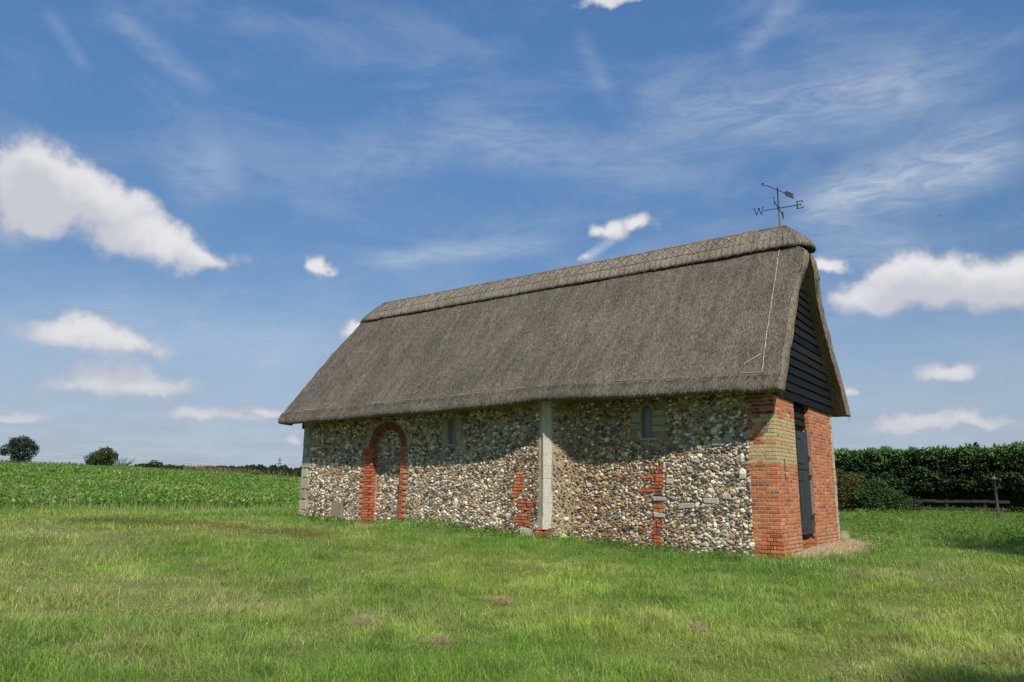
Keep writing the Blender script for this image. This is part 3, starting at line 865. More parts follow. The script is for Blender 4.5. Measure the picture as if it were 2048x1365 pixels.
# iron tie bar on the pier
m = MB(); slab(m, (-.012, -.44, 1.665), XN, UYm, VZ, .022, .24, .03, (.05, .045, .045), .005); slab(m, (-.012, -.46, 1.43), XN, UYm, VZ, .028, .13, .03, (.05, .045, .045), .005)
m.build('tie_bar', M_iron, chapel)

# ------------------------------------------------------------------ thatched roof
HR, SLOPE = 7.0, 1.31
TH0 = np.array([0.140, 0.119, 0.094])
_ex = [-1, 0, .7, 1.7, 3.4, 4.4, 5.0, 5.25, 5.6, 6.1, 6.8, 8.4, 11, 14.1, 16]
_ez = [2.985, 2.99, 3.02, 3.035, 3.085, 3.125, 3.145, 3.14, 3.105, 3.085, 3.075, 3.06, 3.04, 3.025, 3.02]
_ey = [2.92, 2.92, 2.96, 2.99, 3.05, 3.03, 2.98, 2.99, 3.03, 3.06, 3.07, 3.08, 3.08, 3.06, 3.06]
def outer(x, u, far=False):
    """height of the outer thatch surface at distance u from the ridge line"""
    return HR - SLOPE * u
def roof_profile(x, flip):
    ez = float(np.interp(x, _ex, _ez)) if not flip else 3.0 + .02 * math.sin(x); eu = float(np.interp(x, _ex, _ey)) if not flip else 2.98
    # shift slope so the outer surface meets the eave band
    zb_ = ez + .31; ub = eu - .145
    sl_ = (HR - zb_) / ub
    P = [(eu - .42, ez + .01), (eu - .03, ez), (eu, ez + .03), (eu - .02, ez + .10), (ub + .052, zb_ - .06), (ub + .030, zb_ - .012), (ub - .022, zb_ - .004)]
    for t in np.linspace(.02, 1, 34)[1:]:
        u = (ub - .02) * (1 - t); P.append((u, HR - sl_ * u - .025 * math.sin(math.pi * t)))
    return P


xs_r = np.linspace(0, 1, 150)
def verge_near(z): return -.285 - .09 * float(ss(z, 5.35, 6.2)) * 1.0 + .05 * float(ss(z, 3.2, 5.0)) + .80 * float(ss(z, 6.30, 7.0))
def verge_far(z): return 14.02 - .10 * float(ss(z, 3, 5)) - .28 * float(ss(z, 4.8, 6.6)) - .75 * float(ss(z, 6.4, 7.0))
rows = []
for t in xs_r:
    xm = -.28 + t * 14.3
    pn = roof_profile(xm, False); pf = roof_profile(xm, True)[::-1][1:]
    prof = [(YC + u, z) for u, z in pn] + [(YC - u, z) for u, z in pf]
    inner = []
    nI = 12
    e0 = pn[0]; e1 = pf[-1]
    for q in np.linspace(0, 1, nI)[1:-1]: inner.append((YC - e1[0] * (1 - q), e1[1] * (1 - q) + 6.36 * q))
    inner.append((YC, 6.36))
    for q in np.linspace(1, 0, nI)[1:-1]: inner.append((YC + e0[0] * (1 - q), e0[1] * (1 - q) + 6.36 * q))
    loop = prof + inner
    row = []
    for (y, z) in loop:
        x = verge_near(z) * (1 - t) + verge_far(z) * t
        row.append((x, y, z))
    rows.append(row)
R = np.array(rows); npf = R.shape[1]
n1 = fbm(R[..., 0] * 1.3, R[..., 1] * 1.6, R[..., 2] * 1.6, 3) - .5
n2 = fbm(R[..., 0] * 9, R[..., 1] * 9, R[..., 2] * 9, 2) - .5
mask = np.ones(npf); mask[0] = 0; mask[-20:] = .3
R[..., 2] += (n1 * .045 + n2 * .022) * mask; R[..., 1] += np.where(R[..., 1] > YC, 1, -1) * (n1 * .03 + n2 * .015) * mask
R[0, :, 0] += n2[0] * .05; R[-1, :, 0] += n2[-1] * .05
RF = MB()
i = np.arange(len(xs_r) - 1)[:, None] * npf; k = np.arange(npf)[None]; k2 = (k + 1) % npf
F = np.stack([i + k, i + k2, i + npf + k2, i + npf + k], -1).reshape(-1, 4)
colr = np.tile(TH0, (R.size // 3, 1)).reshape(R.shape)
zz_ = R[..., 2]; und = np.zeros(R.shape[:2], bool); und[:, -22:] = True; und[:, 0] = True
colr[und] = np.array([.21, .15, .085])
RF.add(R.reshape(-1, 3), F, colr.reshape(-1, 3), 0, True)
# verge ends: bridge the outer profile to the inner one
nO = len(prof)
for row, rev in ((R[0], False), (R[-1], True)):
    m_ = 5; outer_pts = row[:nO]; inn = np.concatenate([row[:1], row[nO:][::-1], row[nO - 1:nO]])
    ti = np.linspace(0, 1, len(inn)); to = np.linspace(0, 1, nO)
    # inner parameter follows the outer one by height so the face is a clean band
    def interp_inner(p):                                # the matching point of the under-surface
        s_ = 1 if p[1] > YC else -1; zq = min(max(p[2] - .55, 3.0), 6.36); u = max((6.36 - zq) / (6.36 - 3.0) * 2.56, 0)
        return np.array([p[0], YC + s_ * u, zq])
    grid_ = np.array([[(outer_pts[j] * (1 - q) + interp_inner(outer_pts[j]) * q) for q in np.linspace(0, 1, m_)] for j in range(nO)])
    vf = verge_far if rev else verge_near
    grid_[..., 0] = np.array([[vf(p[2]) for p in g_] for g_ in grid_])
    grid_[:, 1:-1, 0] += (-1 if not rev else 1) * .035 * np.sin(np.linspace(0, np.pi, m_))[1:-1]
    grid_[..., 0] += .02 * (fbm(grid_[..., 1] * 9, grid_[..., 2] * 9, 3, 2) - .5)
    a_ = np.arange(nO * m_).reshape(nO, m_)
    Fv = np.stack([a_[:-1, :-1], a_[:-1, 1:], a_[1:, 1:], a_[1:, :-1]], -1).reshape(-1, 4)
    if rev: Fv = Fv[:, ::-1]
    RF.add(grid_.reshape(-1, 3), Fv, np.array([.20, .165, .115]), 0, True)


# loose straw ends over the slopes, eaves and verges
def straws(mb, P, Dn, Nn, n, ln=(.04, .12), wd=(.006, .011), spread=.35, lift=.05, cols=None):
    """P n x3 roots, Dn down-slope directions, Nn normals"""
    S = np.cross(Dn, Nn)
    a = rng.normal(0, spread, n); l = rng.uniform(*ln, n); w_ = rng.uniform(*wd, n); lf = rng.uniform(-.02, lift, n)
    D2 = Dn * np.cos(a)[:, None] + S * np.sin(a)[:, None] + Nn * lf[:, None]
    D2 /= np.linalg.norm(D2, axis=1)[:, None]; S2 = np.cross(D2, Nn); S2 /= np.linalg.norm(S2, axis=1)[:, None] + 1e-9
    root = P + Nn * rng.uniform(0.0, .012, n)[:, None]
    V = np.stack([root - S2 * w_[:, None] / 2, root + S2 * w_[:, None] / 2, root + D2 * l[:, None]], 1).reshape(-1, 3)
    F = np.arange(3 * n).reshape(n, 3)
    br = rng.choice([.55, .8, 1.0, 1.35, 1.8], n, p=[.2, .25, .25, .2, .1])
    c = TH0[None] * br[:, None] * (1 + rng.normal(0, .05, (n, 3)))
    mb.add(V, F, np.repeat(np.clip(c, .02, .7), 3, 0), 0, False)


nst = 62000
ii = rng.uniform(0, len(xs_r) - 1.001, nst); jj = rng.uniform(2, 40, nst)
i0 = ii.astype(int); j0 = jj.astype(int); fi = (ii - i0)[:, None]; fj = (jj - j0)[:, None]
Ps = (R[i0, j0] * (1 - fi) + R[i0 + 1, j0] * fi) * (1 - fj) + (R[i0, j0 + 1] * (1 - fi) + R[i0 + 1, j0 + 1] * fi) * fj
Dn = R[i0, j0] - R[i0, j0 + 1]; Dn /= np.linalg.norm(Dn, axis=1)[:, None] + 1e-9
Ex = R[i0 + 1, j0] - R[i0, j0]; Nn = np.cross(Ex, -Dn); Nn /= np.linalg.norm(Nn, axis=1)[:, None] + 1e-9
Nn *= np.sign(Nn[:, 1:2] + 1e-9)
straws(RF, Ps, Dn, Nn, nst)
# eave fringe
nst = 9000
ii = rng.uniform(0, len(xs_r) - 1.001, nst); i0 = ii.astype(int); fi = (ii - i0)[:, None]
Ps = (R[i0, 2] * (1 - fi) + R[i0 + 1, 2] * fi) - np.array([0, 1, 0]) * rng.uniform(0, .25, nst)[:, None]
straws(RF, Ps + np.array([0, 0, .0]), np.tile(np.array([0, .35, -.94]), (nst, 1)), np.tile(np.array([0, .94, .35]), (nst, 1)), nst, (.012, .035), (.006, .012), .4, .1)
# verge ends: cut straw, end-on
for (jlo, jhi, nst) in ((2, 42, 6000), (nO - 42, nO - 3, 6000)):
    jj = rng.uniform(jlo, jhi, nst); j0 = jj.astype(int); fj = (jj - j0)[:, None]
    Ps = R[0, j0] * (1 - fj) + R[0, j0 + 1] * fj
    s_ = np.where(Ps[:, 1:2] > YC, 1.0, -1.0); q = rng.uniform(0, .36, nst)[:, None]
    Ps = Ps + q * np.concatenate([np.zeros((nst, 1)), -s_ * .80, np.full((nst, 1), -.60)], 1) + np.array([.01, 0, 0])
    Dn = np.concatenate([np.full((nst, 1), -.75), s_ * .35, np.full((nst, 1), -.55)], 1); Dn /= np.linalg.norm(Dn, axis=1)[:, None]
    Nn = np.tile(np.array([-.66, 0, .75]), (nst, 1))
    straws(RF, Ps, Dn, Nn, nst, (.015, .045), (.006, .012), .5, .12)
roof = RF.build('thatched_roof', M_thatch, chapel)
roof['label'] = 'steep grey-brown reed thatch with a thick clipped eave'

# ridge cap: block-cut saddle with rounded hipped ends
CAPH = 7.17; x_a, x_b = .27, 12.78
nth = 220
Ltop = x_b - x_a
def cap_outline(n):
    """outline points (x, y) clockwise with matching ridge points"""
    hw = .46; pts = []
    xn, xf = -.44, 13.90
    def end(xe, xr, sgn):
        out = []
        for a in np.linspace(-math.pi / 2, math.pi / 2, 26):
            ca, sa = math.cos(a), math.sin(a)
            px = xr + (xe - xr) * (abs(ca) ** .72); py = hw * np.sign(sa) * abs(sa) ** .8
            out.append((px, py * sgn, xr, 0.0))
        return out
    for x in np.linspace(x_a, x_b, 90): pts.append((x, hw, x, 0))
    pts += [(p[0], -p[1], p[2], 0) for p in end(xf, x_b, 1)][1:-1]
    for x in np.linspace(x_b, x_a, 90): pts.append((x, -hw, x, 0))
    pts += end(xn, x_a, 1)[1:-1]
    return np.array(pts)


O = cap_outline(nth); no = len(O)
wav = .012 * np.sin(O[:, 0] * 21) + .02 * (fbm(O[:, 0] * 2.2, O[:, 1] * 2, 5, 2) - .5)
ringz = []
EDGE = CAPH - .60
for (k_, dz_) in ((.45, .10), (.86, -.05), (.985, -.085), (1.0, -.045), (.995, -.005), (.94, .065), (.82, .17), (.64, .30), (.46, .405), (.28, .50), (.12, .575), (0, .60)):
    xx = O[:, 2] + (O[:, 0] - O[:, 2]) * k_; yy = O[:, 1] * k_
    zz = EDGE + dz_ + wav * min(1, k_ * 1.1) + .028 * (fbm(xx * 1.0, yy * 3, 8, 2) - .5)
    if k_ == 0: zz = zz + .0 * xx
    ringz.append(np.stack([xx, YC + yy, zz], 1))
ringz = np.array(ringz)
CP = MB()
a_ = np.arange(ringz.shape[0] * no).reshape(ringz.shape[0], no)
F = np.stack([a_[:-1], np.roll(a_[:-1], -1, 1), np.roll(a_[1:], -1, 1), a_[1:]], -1).reshape(-1, 4)
cc_ = np.tile(TH0 * np.array([1.62, 1.6, 1.56]), (ringz.size // 3, 1)); cc_[:no * 4] = TH0 * .75
CP.add(ringz.reshape(-1, 3), F, cc_, 0, True)
ii = rng.integers(0, no, 16000); kk = rng.integers(3, 10, 16000); fk = rng.random((16000, 1))
Ps = ringz[kk, ii] * (1 - fk) + ringz[kk + 1, ii] * fk
Dn = ringz[kk, ii] - ringz[kk + 1, ii]; Dn /= np.linalg.norm(Dn, axis=1)[:, None] + 1e-9
tg = ringz[kk, (ii + 1) % no] - ringz[kk, ii]; Nn = np.cross(tg, Dn); Nn /= np.linalg.norm(Nn, axis=1)[:, None] + 1e-9
Nn *= np.sign(Nn[:, 2:3] + 1e-9)
straws(CP, Ps, Dn, Nn, 16000, (.03, .09), (.005, .01), .35, .03)
cap = CP.build('ridge_cap', M_thatch, roof)
# hazel spars laid over the cap
def cap_pt(x, k_, s_=1):
    z = EDGE + np.interp(k_, [0, .12, .28, .46, .64, .82, .94], [.60, .575, .50, .405, .30, .17, .065])
    return (x, YC + s_ * .46 * k_, z + .014)
SPM = MB(); spc = (.22, .19, .15); spl = (.36, .33, .285)
for s_ in (1, -1):
    for k_ in (.24, .80):
        tube(SPM, [cap_pt(x, k_, s_) for x in np.linspace(.1, 13.0, 60)], .007, 5, spc)
    x = .12; stp = .36
    while x < 12.9:
        b_ = rng.random() < .5; stp = rng.uniform(.31, .41)
        ja, jb = rng.normal(0, .02, 2)
        tube(SPM, [cap_pt(x + (1 - q) * 0 + (stp + ja) * q, .80 - .56 * q, s_) for q in np.linspace(0, 1, 5)], rng.uniform(.007, .010) if b_ else .006, 5, spl if b_ else spc)
        tube(SPM, [cap_pt(x + (stp + jb) * (1 - q), .80 - .56 * q, s_) for q in np.linspace(0, 1, 5)], .006, 5, (.13, .11, .09)); x += stp
SPM.build('ridge_spars', M_wood, roof)
# pale ledger rods on the main slope
def rod(*a):
    q = MB(); tube(q, *a); q.build('ledger_rod', M_wood, roof)
def slope_pt(x, z):
    j = int(np.argmin(np.abs(R[75, 3:40, 2] - z))) + 3
    t = np.clip((x + .28) / 14.3, 0, 1) * (len(xs_r) - 1); a = int(min(t, len(xs_r) - 2)); f = t - a
    # exact height along the local profile
    pr = R[a, 2:41] * (1 - f) + R[a + 1, 2:41] * f
    y = np.interp(z, pr[:, 2], pr[:, 1]); return (x, y + .016, z + .012)
pale = (.42, .39, .35)
for z0, z1 in zip(np.arange(3.36, 6.3, .24), np.arange(3.60, 6.6, .24)):
    xa, xb_ = np.interp([z0, z1], [3.3, 6.4], [.05, .22]) + rng.normal(0, .006, 2)
    rod([slope_pt(xa, z0), slope_pt((xa + xb_) / 2, (z0 + z1) / 2), slope_pt(xb_, z1 - .02)], .007, 5, pale)
rod([slope_pt(.05, 3.36), slope_pt(.45, 3.37)], .006, 5, pale)
rod([slope_pt(.13, 3.76), slope_pt(.28, 3.66), slope_pt(.42, 3.56)], .008, 5, pale)
for x in np.arange(.5, 13.5, .55):
    g_ = rng.random()
    if g_ < .55: rod([slope_pt(x, 3.375 + float(np.interp(x, _ex, _ez)) - 3.03), slope_pt(x + .52, 3.375 + float(np.interp(x + .52, _ex, _ez)) - 3.03)], .006, 5, (.30, .27, .22) if g_ > .12 else pale)
# little timber end showing under the far eave
m = MB(); box(m, (13.87, -.16, 2.93), (13.95, -.02, 3.10), (.03, .03, .03)); m.build('rafter_foot', M_wood, roof)

# ------------------------------------------------------------------ weather vane
vane = empty('weather_vane', 'thin iron weather vane with arrow and letters W and E, standing on the thatch ridge', 'weather vane')
vane.location = (.29, YC, 7.1)
RUST = (.11, .055, .05); IRON = (.035, .037, .045)
m = MB(); tube(m, [(.29, YC, 7.0), (.29, YC, 8.09)], [.020, .015], 8, RUST); m.build('mast', M_iron, vane, (.29, YC, 7.1)).location = (0, 0, 0)
def vpart(mb_, name): o = mb_.build(name, M_iron, vane, (.29, YC, 7.1)); o.location = (0, 0, 0); return o
H = np.array([.29, YC, 7.59]); aa = math.radians(-6)
E_ = np.array([-math.cos(aa), math.sin(aa), 0]); N_ = np.array([-math.sin(aa), -math.cos(aa), 0]); Zv = np.array([0, 0, 1.0])
m = MB(); tube(m, [H - E_ * .33, H + E_ * .42], .011, 6, IRON)
tube(m, [H - Zv * .035, H + Zv * .035], .028, 8, IRON); vpart(m, 'east_west_arm')
m = MB(); tube(m, [H - N_ * .44, H + N_ * .44], .010, 6, IRON); vpart(m, 'north_south_arm')
def letter(strokes, c, ax, name, th_=.012):
    m = MB()
    for (x0, z0, x1, z1, w_) in strokes:
        p0 = c + (ax * x0 + Zv * z0) * .86; p1 = c + (ax * x1 + Zv * z1) * .86
        d = p1 - p0; ln = np.linalg.norm(d); d /= ln; nrm = np.cross(ax, Zv); sd = np.cross(d, nrm)
        P = [p0 + sd * s1 * w_ / 2 + nrm * s2 * th_ / 2 for s1, s2 in ((-1, -1), (1, -1), (1, 1), (-1, 1))]
        Q = [p + d * ln for p in P]
        m.add(np.array(P + Q), np.array([[0, 1, 2, 3], [7, 6, 5, 4], [0, 4, 5, 1], [1, 5, 6, 2], [2, 6, 7, 3], [3, 7, 4, 0]]), IRON)
    vpart(m, name)
t_ = .020
letter([(-.065, -.10, -.065, .10, .024), (-.085, .095, .075, .095, t_), (-.085, -.095, .085, -.095, t_), (-.065, 0, .03, 0, t_), (.07, .06, .07, .105, t_), (.08, -.105, .08, -.06, t_), (.03, -.025, .03, .025, t_), (-.09, .095, -.05, .095, .024), (-.09, -.095, -.05, -.095, .024)], H + E_ * .465, E_, 'letter_e')
letter([(-.125, .10, -.06, -.10, .022), (-.06, -.10, .0, .09, .016), (.0, .09, .06, -.10, .022), (.06, -.10, .115, .10, .016), (-.155, .10, -.095, .10, .016), (.09, .10, .145, .10, .016), (-.025, .09, .03, .09, .016)], H - E_ * .44, E_, 'letter_w')
# letters N and S, seen edge-on
letter([(-.07, -.09, -.07, .09, .02), (-.07, .09, .06, -.09, .02), (.06, -.09, .06, .09, .02), (-.1, .09, -.04, .09, .016), (.03, .09, .09, .09, .016)], H + N_ * .52, N_, 'letter_n')
letter([(-.05, .085, .05, .085, .018), (-.055, .09, -.055, .01, .018), (-.055, .005, .055, -.005, .018), (.055, 0, .055, -.085, .018), (-.05, -.085, .055, -.085, .018)], H - N_ * .52, N_, 'letter_s')
bb = math.radians(72); A_d = np.array([-math.cos(bb), -math.sin(bb), 0]); T_ = np.array([.29, YC, 8.04]); sd = np.cross(A_d, Zv)
m = MB(); tube(m, [T_ - A_d * .46, T_ + A_d * .56], .009, 6, IRON)
tip = T_ - A_d * .62
def plate(mb_, poly, c, ax, th_=.014, col=IRON):
    P = np.array([c + ax * a + Zv * b for a, b in poly]); nn = np.cross(ax, Zv) * th_ / 2; n_ = len(P)
    mb_.add(np.concatenate([P - nn, P + nn]), [np.array([list(range(n_))]), np.array([[n_ + i_ for i_ in range(n_)][::-1]]), np.array([[i_, n_ + i_, n_ + (i_ + 1) % n_, (i_ + 1) % n_] for i_ in range(n_)])], col)
plate(m, [(0, 0), (.12, .045), (.09, 0), (.12, -.045)], tip, A_d)
arrow = vpart(m, 'arrow')
m = MB()
for s_ in (1, -1):
    for q in range(5):
        a0 = .27 + q * .062
        plate(m, [(a0, 0), (a0 + .075, 0), (a0 + .13, s_ * .058), (a0 + .06, s_ * .062)], T_, A_d, .016, (.05, .05, .05))
fl = m.build('flight', M_iron, arrow, (.29, YC, 7.1)); fl.location = (0, 0, 0)

# ------------------------------------------------------------------ mossy stone by the gable
SV, SF = ico(3)
m = MB(); V = np.sign(SV) * np.abs(SV) ** .85 * np.array([.13, .20, .15])
V *= (1 + .35 * (fbm(SV[:, 0] * 1.6 + 4, SV[:, 1] * 1.6, SV[:, 2] * 1.6, 3) - .5))[:, None]
ms = ss(SV[:, 2] + .6 * (fbm(SV[:, 0] * 3, SV[:, 1] * 3, SV[:, 2] * 3, 3) - .5), -.1, .45)[:, None]
cst = np.array([.32, .27, .20]) * (1 - ms) + np.array([.20, .19, .055]) * ms
SP = (-.02, -4.72, float(gz(-.02, -4.72)) + .11)
m.add(V + np.array(SP), SF, cst, 0, True)
tag(m.build('boulder', M_lime, None, SP), 'squat mossy boulder at the foot of the gable corner', 'boulder')

# ------------------------------------------------------------------ foliage helpers
def blades(mb, P, h, wd, lean, colr, bend=.5, segs=2):
    """thin curved grass blades: P n x 3 roots, h heights, wd widths, lean n x 2 horizontal offset as a share of the height"""
    n = len(P); a = rng.uniform(0, np.pi, n); S = np.stack([np.cos(a), np.sin(a), np.zeros(n)], 1) * wd[:, None] * .5
    Ld = np.concatenate([lean, np.zeros((n, 1))], 1) * h[:, None]; Zu = np.array([0, 0, 1.0])
    m1 = P + Ld * .32 + Zu * h[:, None] * .55
    tp = P + Ld + Zu * (h * np.clip(1 - .35 * np.linalg.norm(lean, axis=1), .25, 1))[:, None]
    V = np.stack([P - S, P + S, m1 + S * .8, m1 - S * .8, tp], 1).reshape(-1, 3)
    b = np.arange(n)[:, None] * 5
    c5 = np.repeat(colr, 5, 0)
    mb.add(V, [b + np.array([[0, 1, 2, 3]]), b + np.array([[3, 2, 4]])], np.clip(c5, .005, .9))


def leaves(mb, P, U, Vv, l, wd, colr, fold=.25):
    """leaf shapes: P bases, U pointing along the leaf, Vv across"""
    N = np.cross(U, Vv); l = l[:, None]; wd = wd[:, None]
    V = np.stack([P, P + U * l * .5 + Vv * wd * .5 + N * l * fold * .3, P + U * l - N * l * fold * .25, P + U * l * .5 - Vv * wd * .5 + N * l * fold * .3], 1).reshape(-1, 3)
    b = np.arange(len(P))[:, None] * 4
    mb.add(V, [b + np.array([[0, 1, 2]]), b + np.array([[0, 2, 3]])], np.repeat(np.clip(colr, .004, .9), 4, 0))


def rdir(n):
    v = rng.normal(size=(n, 3)); return v / np.linalg.norm(v, axis=1)[:, None]


def leaf_cloud(mb, P, l, colr, wr=.55, up=.25):
    n = len(P); U = rdir(n); U[:, 2] = np.abs(U[:, 2]) * .5 - up * 0 ; U /= np.linalg.norm(U, axis=1)[:, None]
    T = rdir(n); Vv = np.cross(U, T); Vv /= np.linalg.norm(Vv, axis=1)[:, None] + 1e-9
    leaves(mb, P - U * l[:, None] * .5, U, Vv, l, l * wr, colr)


def tree(name, label, cat, base, H_, blobs, nl, lsz, colr, group=None, trunk=.16, dark=.55):
    """blobs: (dx, dy, dz, r) foliage masses relative to the base"""
    t = empty(name, label, cat, group); t.location = base
    m = MB(); zt = max(b[2] for b in blobs)
    tube(m, [(0, 0, -.3), (.03 * H_, .02 * H_, zt * .35), (0, 0, zt * .8)], [trunk, trunk * .75, trunk * .3], 7, (.10, .08, .06))
    for b in blobs:
        p0 = np.array([0, 0, min(b[2] * .45, zt * .5)]); p1 = np.array(b[:3]); mid = (p0 + p1) / 2 + rng.normal(0, .06 * H_, 3)
        tube(m, [p0, mid, p1], [trunk * .5, trunk * .32, trunk * .1], 5, (.10, .08, .06))
    m.build('trunk', M_bark, t)
    f = MB(); tot = sum(b[3] ** 2 for b in blobs)
    for b in blobs:
        n = int(nl * b[3] ** 2 / tot); d = rdir(n); rad = b[3] * (rng.uniform(.15, 1, n) ** .45) * (.72 + .55 * vnoise(d[:, 0] * 2.2 + b[0] * 3, d[:, 1] * 2.2 + b[1], d[:, 2] * 2.2 + b[2]))
        P = np.array(b[:3]) + d * rad[:, None] * np.array([1, 1, .88]); P[:, 2] = np.maximum(P[:, 2], .05)
        c = np.array(colr) * (1 + rng.normal(0, .25, (n, 1))) * (.75 + .5 * vnoise(P[:, 0] * 1.1, P[:, 1] * 1.1, P[:, 2] * 1.1))[:, None] + rng.normal(0, .006, (n, 3))
        leaf_cloud(f, P, rng.uniform(.6, 1.3, n) * lsz, c)
    f.build('crown', M_leaf, t)
    return t


# ------------------------------------------------------------------ lawn grass
FWD = np.array([math.cos(YAW), math.sin(YAW)]); AZC = math.degrees(YAW)
def wedge(n, r0, r1, a0, a1, pw):
    """points round the camera: bearing a0..a1 degrees from the view axis (left positive), radius spread by r^pw"""
    u = rng.random(n); k_ = 2 - pw
    r = (r0 ** k_ + u * (r1 ** k_ - r0 ** k_)) ** (1 / k_)
    a = np.radians(AZC + rng.uniform(a0, a1, n))
    return CAM[0] + r * np.cos(a), CAM[1] + r * np.sin(a), r


def grass_layer(mb, n, r0, r1, hs, pw=1.55, ws=.0042, kind='lawn'):
    x, y, r = wedge(n, r0, r1, -44, 44, pw)
    A = -np.degrees(np.arctan2(y - CAM[1], x - CAM[0])); s_ = field_s(x, y)
    dt = dirt(x, y); hy = hay(x, y)
    ok = ~in_building(x, y, .0) & (s_ < 1.5) & (rng.random(n) > dt * .90) & (rng.random(n) > hy * .6)
    x, y, r, dt, hy = x[ok], y[ok], r[ok], dt[ok], hy[ok]; n = len(x)
    z = gz(x, y)
    tuft = fbm(x * 1.6, y * 1.6, 4.1, 3); patch = fbm(x * .45, y * .45, 6.1, 3); fine = vnoise(x * 5, y * 5, 2)
    h = hs * (0.40 + 1.2 * ss(tuft, .3, .72)) * rng.uniform(.45, 1.25, n) * (.75 + .5 * fine)
    tall = ss(-y, 5, 9) * ss(x, -9, -5) * 1.0                     # rough meadow beyond the gable
    h = h * (1 + .9 * tall) * (1 - .55 * dt) * (1 - .6 * hy)
    dw = np.hypot(np.maximum(np.maximum(-x, x - 13.8), 0), np.maximum(y, 0)); h = h * (1 + .5 * ss(dw, .7, .1) * (y > -.2) * ss(fine, .3, .8))
    wd = ws * (1 + .55 * np.maximum(r / 7 - 1, 0)) * rng.uniform(.6, 1.4, n)
    lay = np.where(rng.random(n) < .22, 2.4, 1.0)[:, None]
    la = rng.normal(0, .48, (n, 2)) * lay + np.array([.10, -.02]) + .30 * (np.stack([vnoise(x * .9, y * .9, 11), vnoise(x * .9, y * .9, 31)], 1) - .5) * 2
    c = lawn_colour(x, y) * (1 + rng.normal(0, .22, (n, 1))) * (.50 + 1.0 * fbm(x * 3.1, y * 3.1, 5, 3))[:, None] * (.75 + .5 * fbm(x * .9, y * .9, 15, 3))[:, None]
    hue = rng.random(n); dead = (hue < .06 + .15 * ss(patch, .45, .7) + .11 * ss(tuft, .5, .3)); yel = (hue > .80)
    c[dead] = np.array([.42, .35, .19]) * (1 + rng.normal(0, .18, (dead.sum(), 1)))
    c[yel] = c[yel] * np.array([1.32, 1.25, 1.0])
    dk = (hue > .62) & (hue < .74); c[dk] *= np.array([.6, .8, .7])
    mk = tall[:, None] * .6; c = c * (1 - mk) + np.array([.135, .245, .045]) * mk * (1 + rng.normal(0, .2, (n, 1)))
    f = np.maximum(dt, hy * .9)[:, None]; c = c * (1 - f) + np.array([.52, .42, .27]) * f * (1 + rng.normal(0, .2, (n, 1)))
    la = la * (1 + 1.2 * hy + .8 * dt)[:, None]
    blades(mb, np.stack([x, y, z - .01], 1), h, wd, la, c)


G = MB()
grass_layer(G, 250000, 4.2, 14, .085, 1.75)
grass_layer(G, 270000, 8, 34, .10, 1.35)
grass_layer(G, 45000, 4.2, 16, .16, 1.6, .0034)
tag(G.build('grass', M_grass), 'green and straw coloured rough mown grass all round the chapel', 'grass', kind='stuff')

# hay wisps lying in the small dry clumps
HW = MB()
for hx, hy_, hr in HAY:
    n = int(900 * (hr / .2) ** 2); a = rng.uniform(0, 2 * np.pi, n); q = hr * np.sqrt(rng.random(n)) * 1.05 * rng.uniform(.5, 1.35, n)
    x = hx + q * np.cos(a); y = hy_ + q * np.sin(a); z = gz(x, y) + rng.uniform(.015, .075, n) * (1 - (q / hr / 1.1) ** 2)
    la = rng.normal(0, 1.6, (n, 2)); br = rng.uniform(.55, 1.3, (n, 1))
    blades(HW, np.stack([x, y, z], 1), rng.uniform(.05, .11, n), rng.uniform(.003, .006, n), la, np.array([.52, .42, .25]) * br)
x = rng.uniform(-1.5, .0, 5000); y = rng.uniform(-5.6, .3, 5000); ok = (rng.random(5000) < dirt(x, y)) & ~in_building(x, y, .02); x, y = x[ok], y[ok]; n = len(x)
blades(HW, np.stack([x, y, gz(x, y)], 1), rng.uniform(.05, .13, n), rng.uniform(.004, .008, n), rng.normal(0, .9, (n, 2)), np.array([.58, .47, .31]) * rng.uniform(.6, 1.25, (n, 1)))
tag(HW.build('dry_grass', M_grass), 'tan dry grass clippings in small clumps on the lawn and before the gable', 'dry grass', kind='stuff')

# broad-leaved weeds: along the wall foot, on the scar, by the gable, over the rough meadow
WE = MB()
def weed_patch(n, fx, fy, sz, colr, hmax=.22):
    x, y = fx, fy; z = gz(x, y); l = rng.uniform(.6, 1.3, n) * sz
    P = np.stack([x, y, z + rng.uniform(.01, hmax, n)], 1); c = np.array(colr) * (1 + rng.normal(0, .25, (n, 1)))
    leaf_cloud(WE, P, l, c, .6)
def cluster(cx, cy, rad, n): a = rng.uniform(0, 2 * np.pi, n); q = rad * np.sqrt(rng.random(n)); return cx + q * np.cos(a), cy + q * np.sin(a)
for _ in range(170):
    cx = rng.uniform(.4, 13.5); cy = .12 + abs(rng.normal(0, .45)) + float(wall_d(cx, 0)); n = 26
    fx, fy = cluster(cx, cy, rng.uniform(.08, .25), n); weed_patch(n, fx, fy, .045, (.075, .15, .025), .14)
for _ in range(420):
    cx, cy = rng.uniform(-9, 1.5), rng.uniform(-20, -5.2)
    if dirt(np.array(cx), np.array(cy)) > .3: continue
    n = 34; fx, fy = cluster(cx, cy, rng.uniform(.15, .5), n); weed_patch(n, fx, fy, .05, np.array((.10, .19, .036)) * rng.uniform(.7, 1.3), .32)
for (cx, cy, n) in ((-1.05, -2.9, 160), (-1.35, -2.2, 110), (-1.2, -3.5, 80), (9.4, 7.4, 110), (6.6, 6.5, 90), (10.2, 3.9, 140), (9.5, 2.1, 180), (3.2, 1.6, 120)):
    fx, fy = cluster(cx, cy, .30, n); weed_patch(n, fx, fy, .034, (.085, .165, .032), .20)
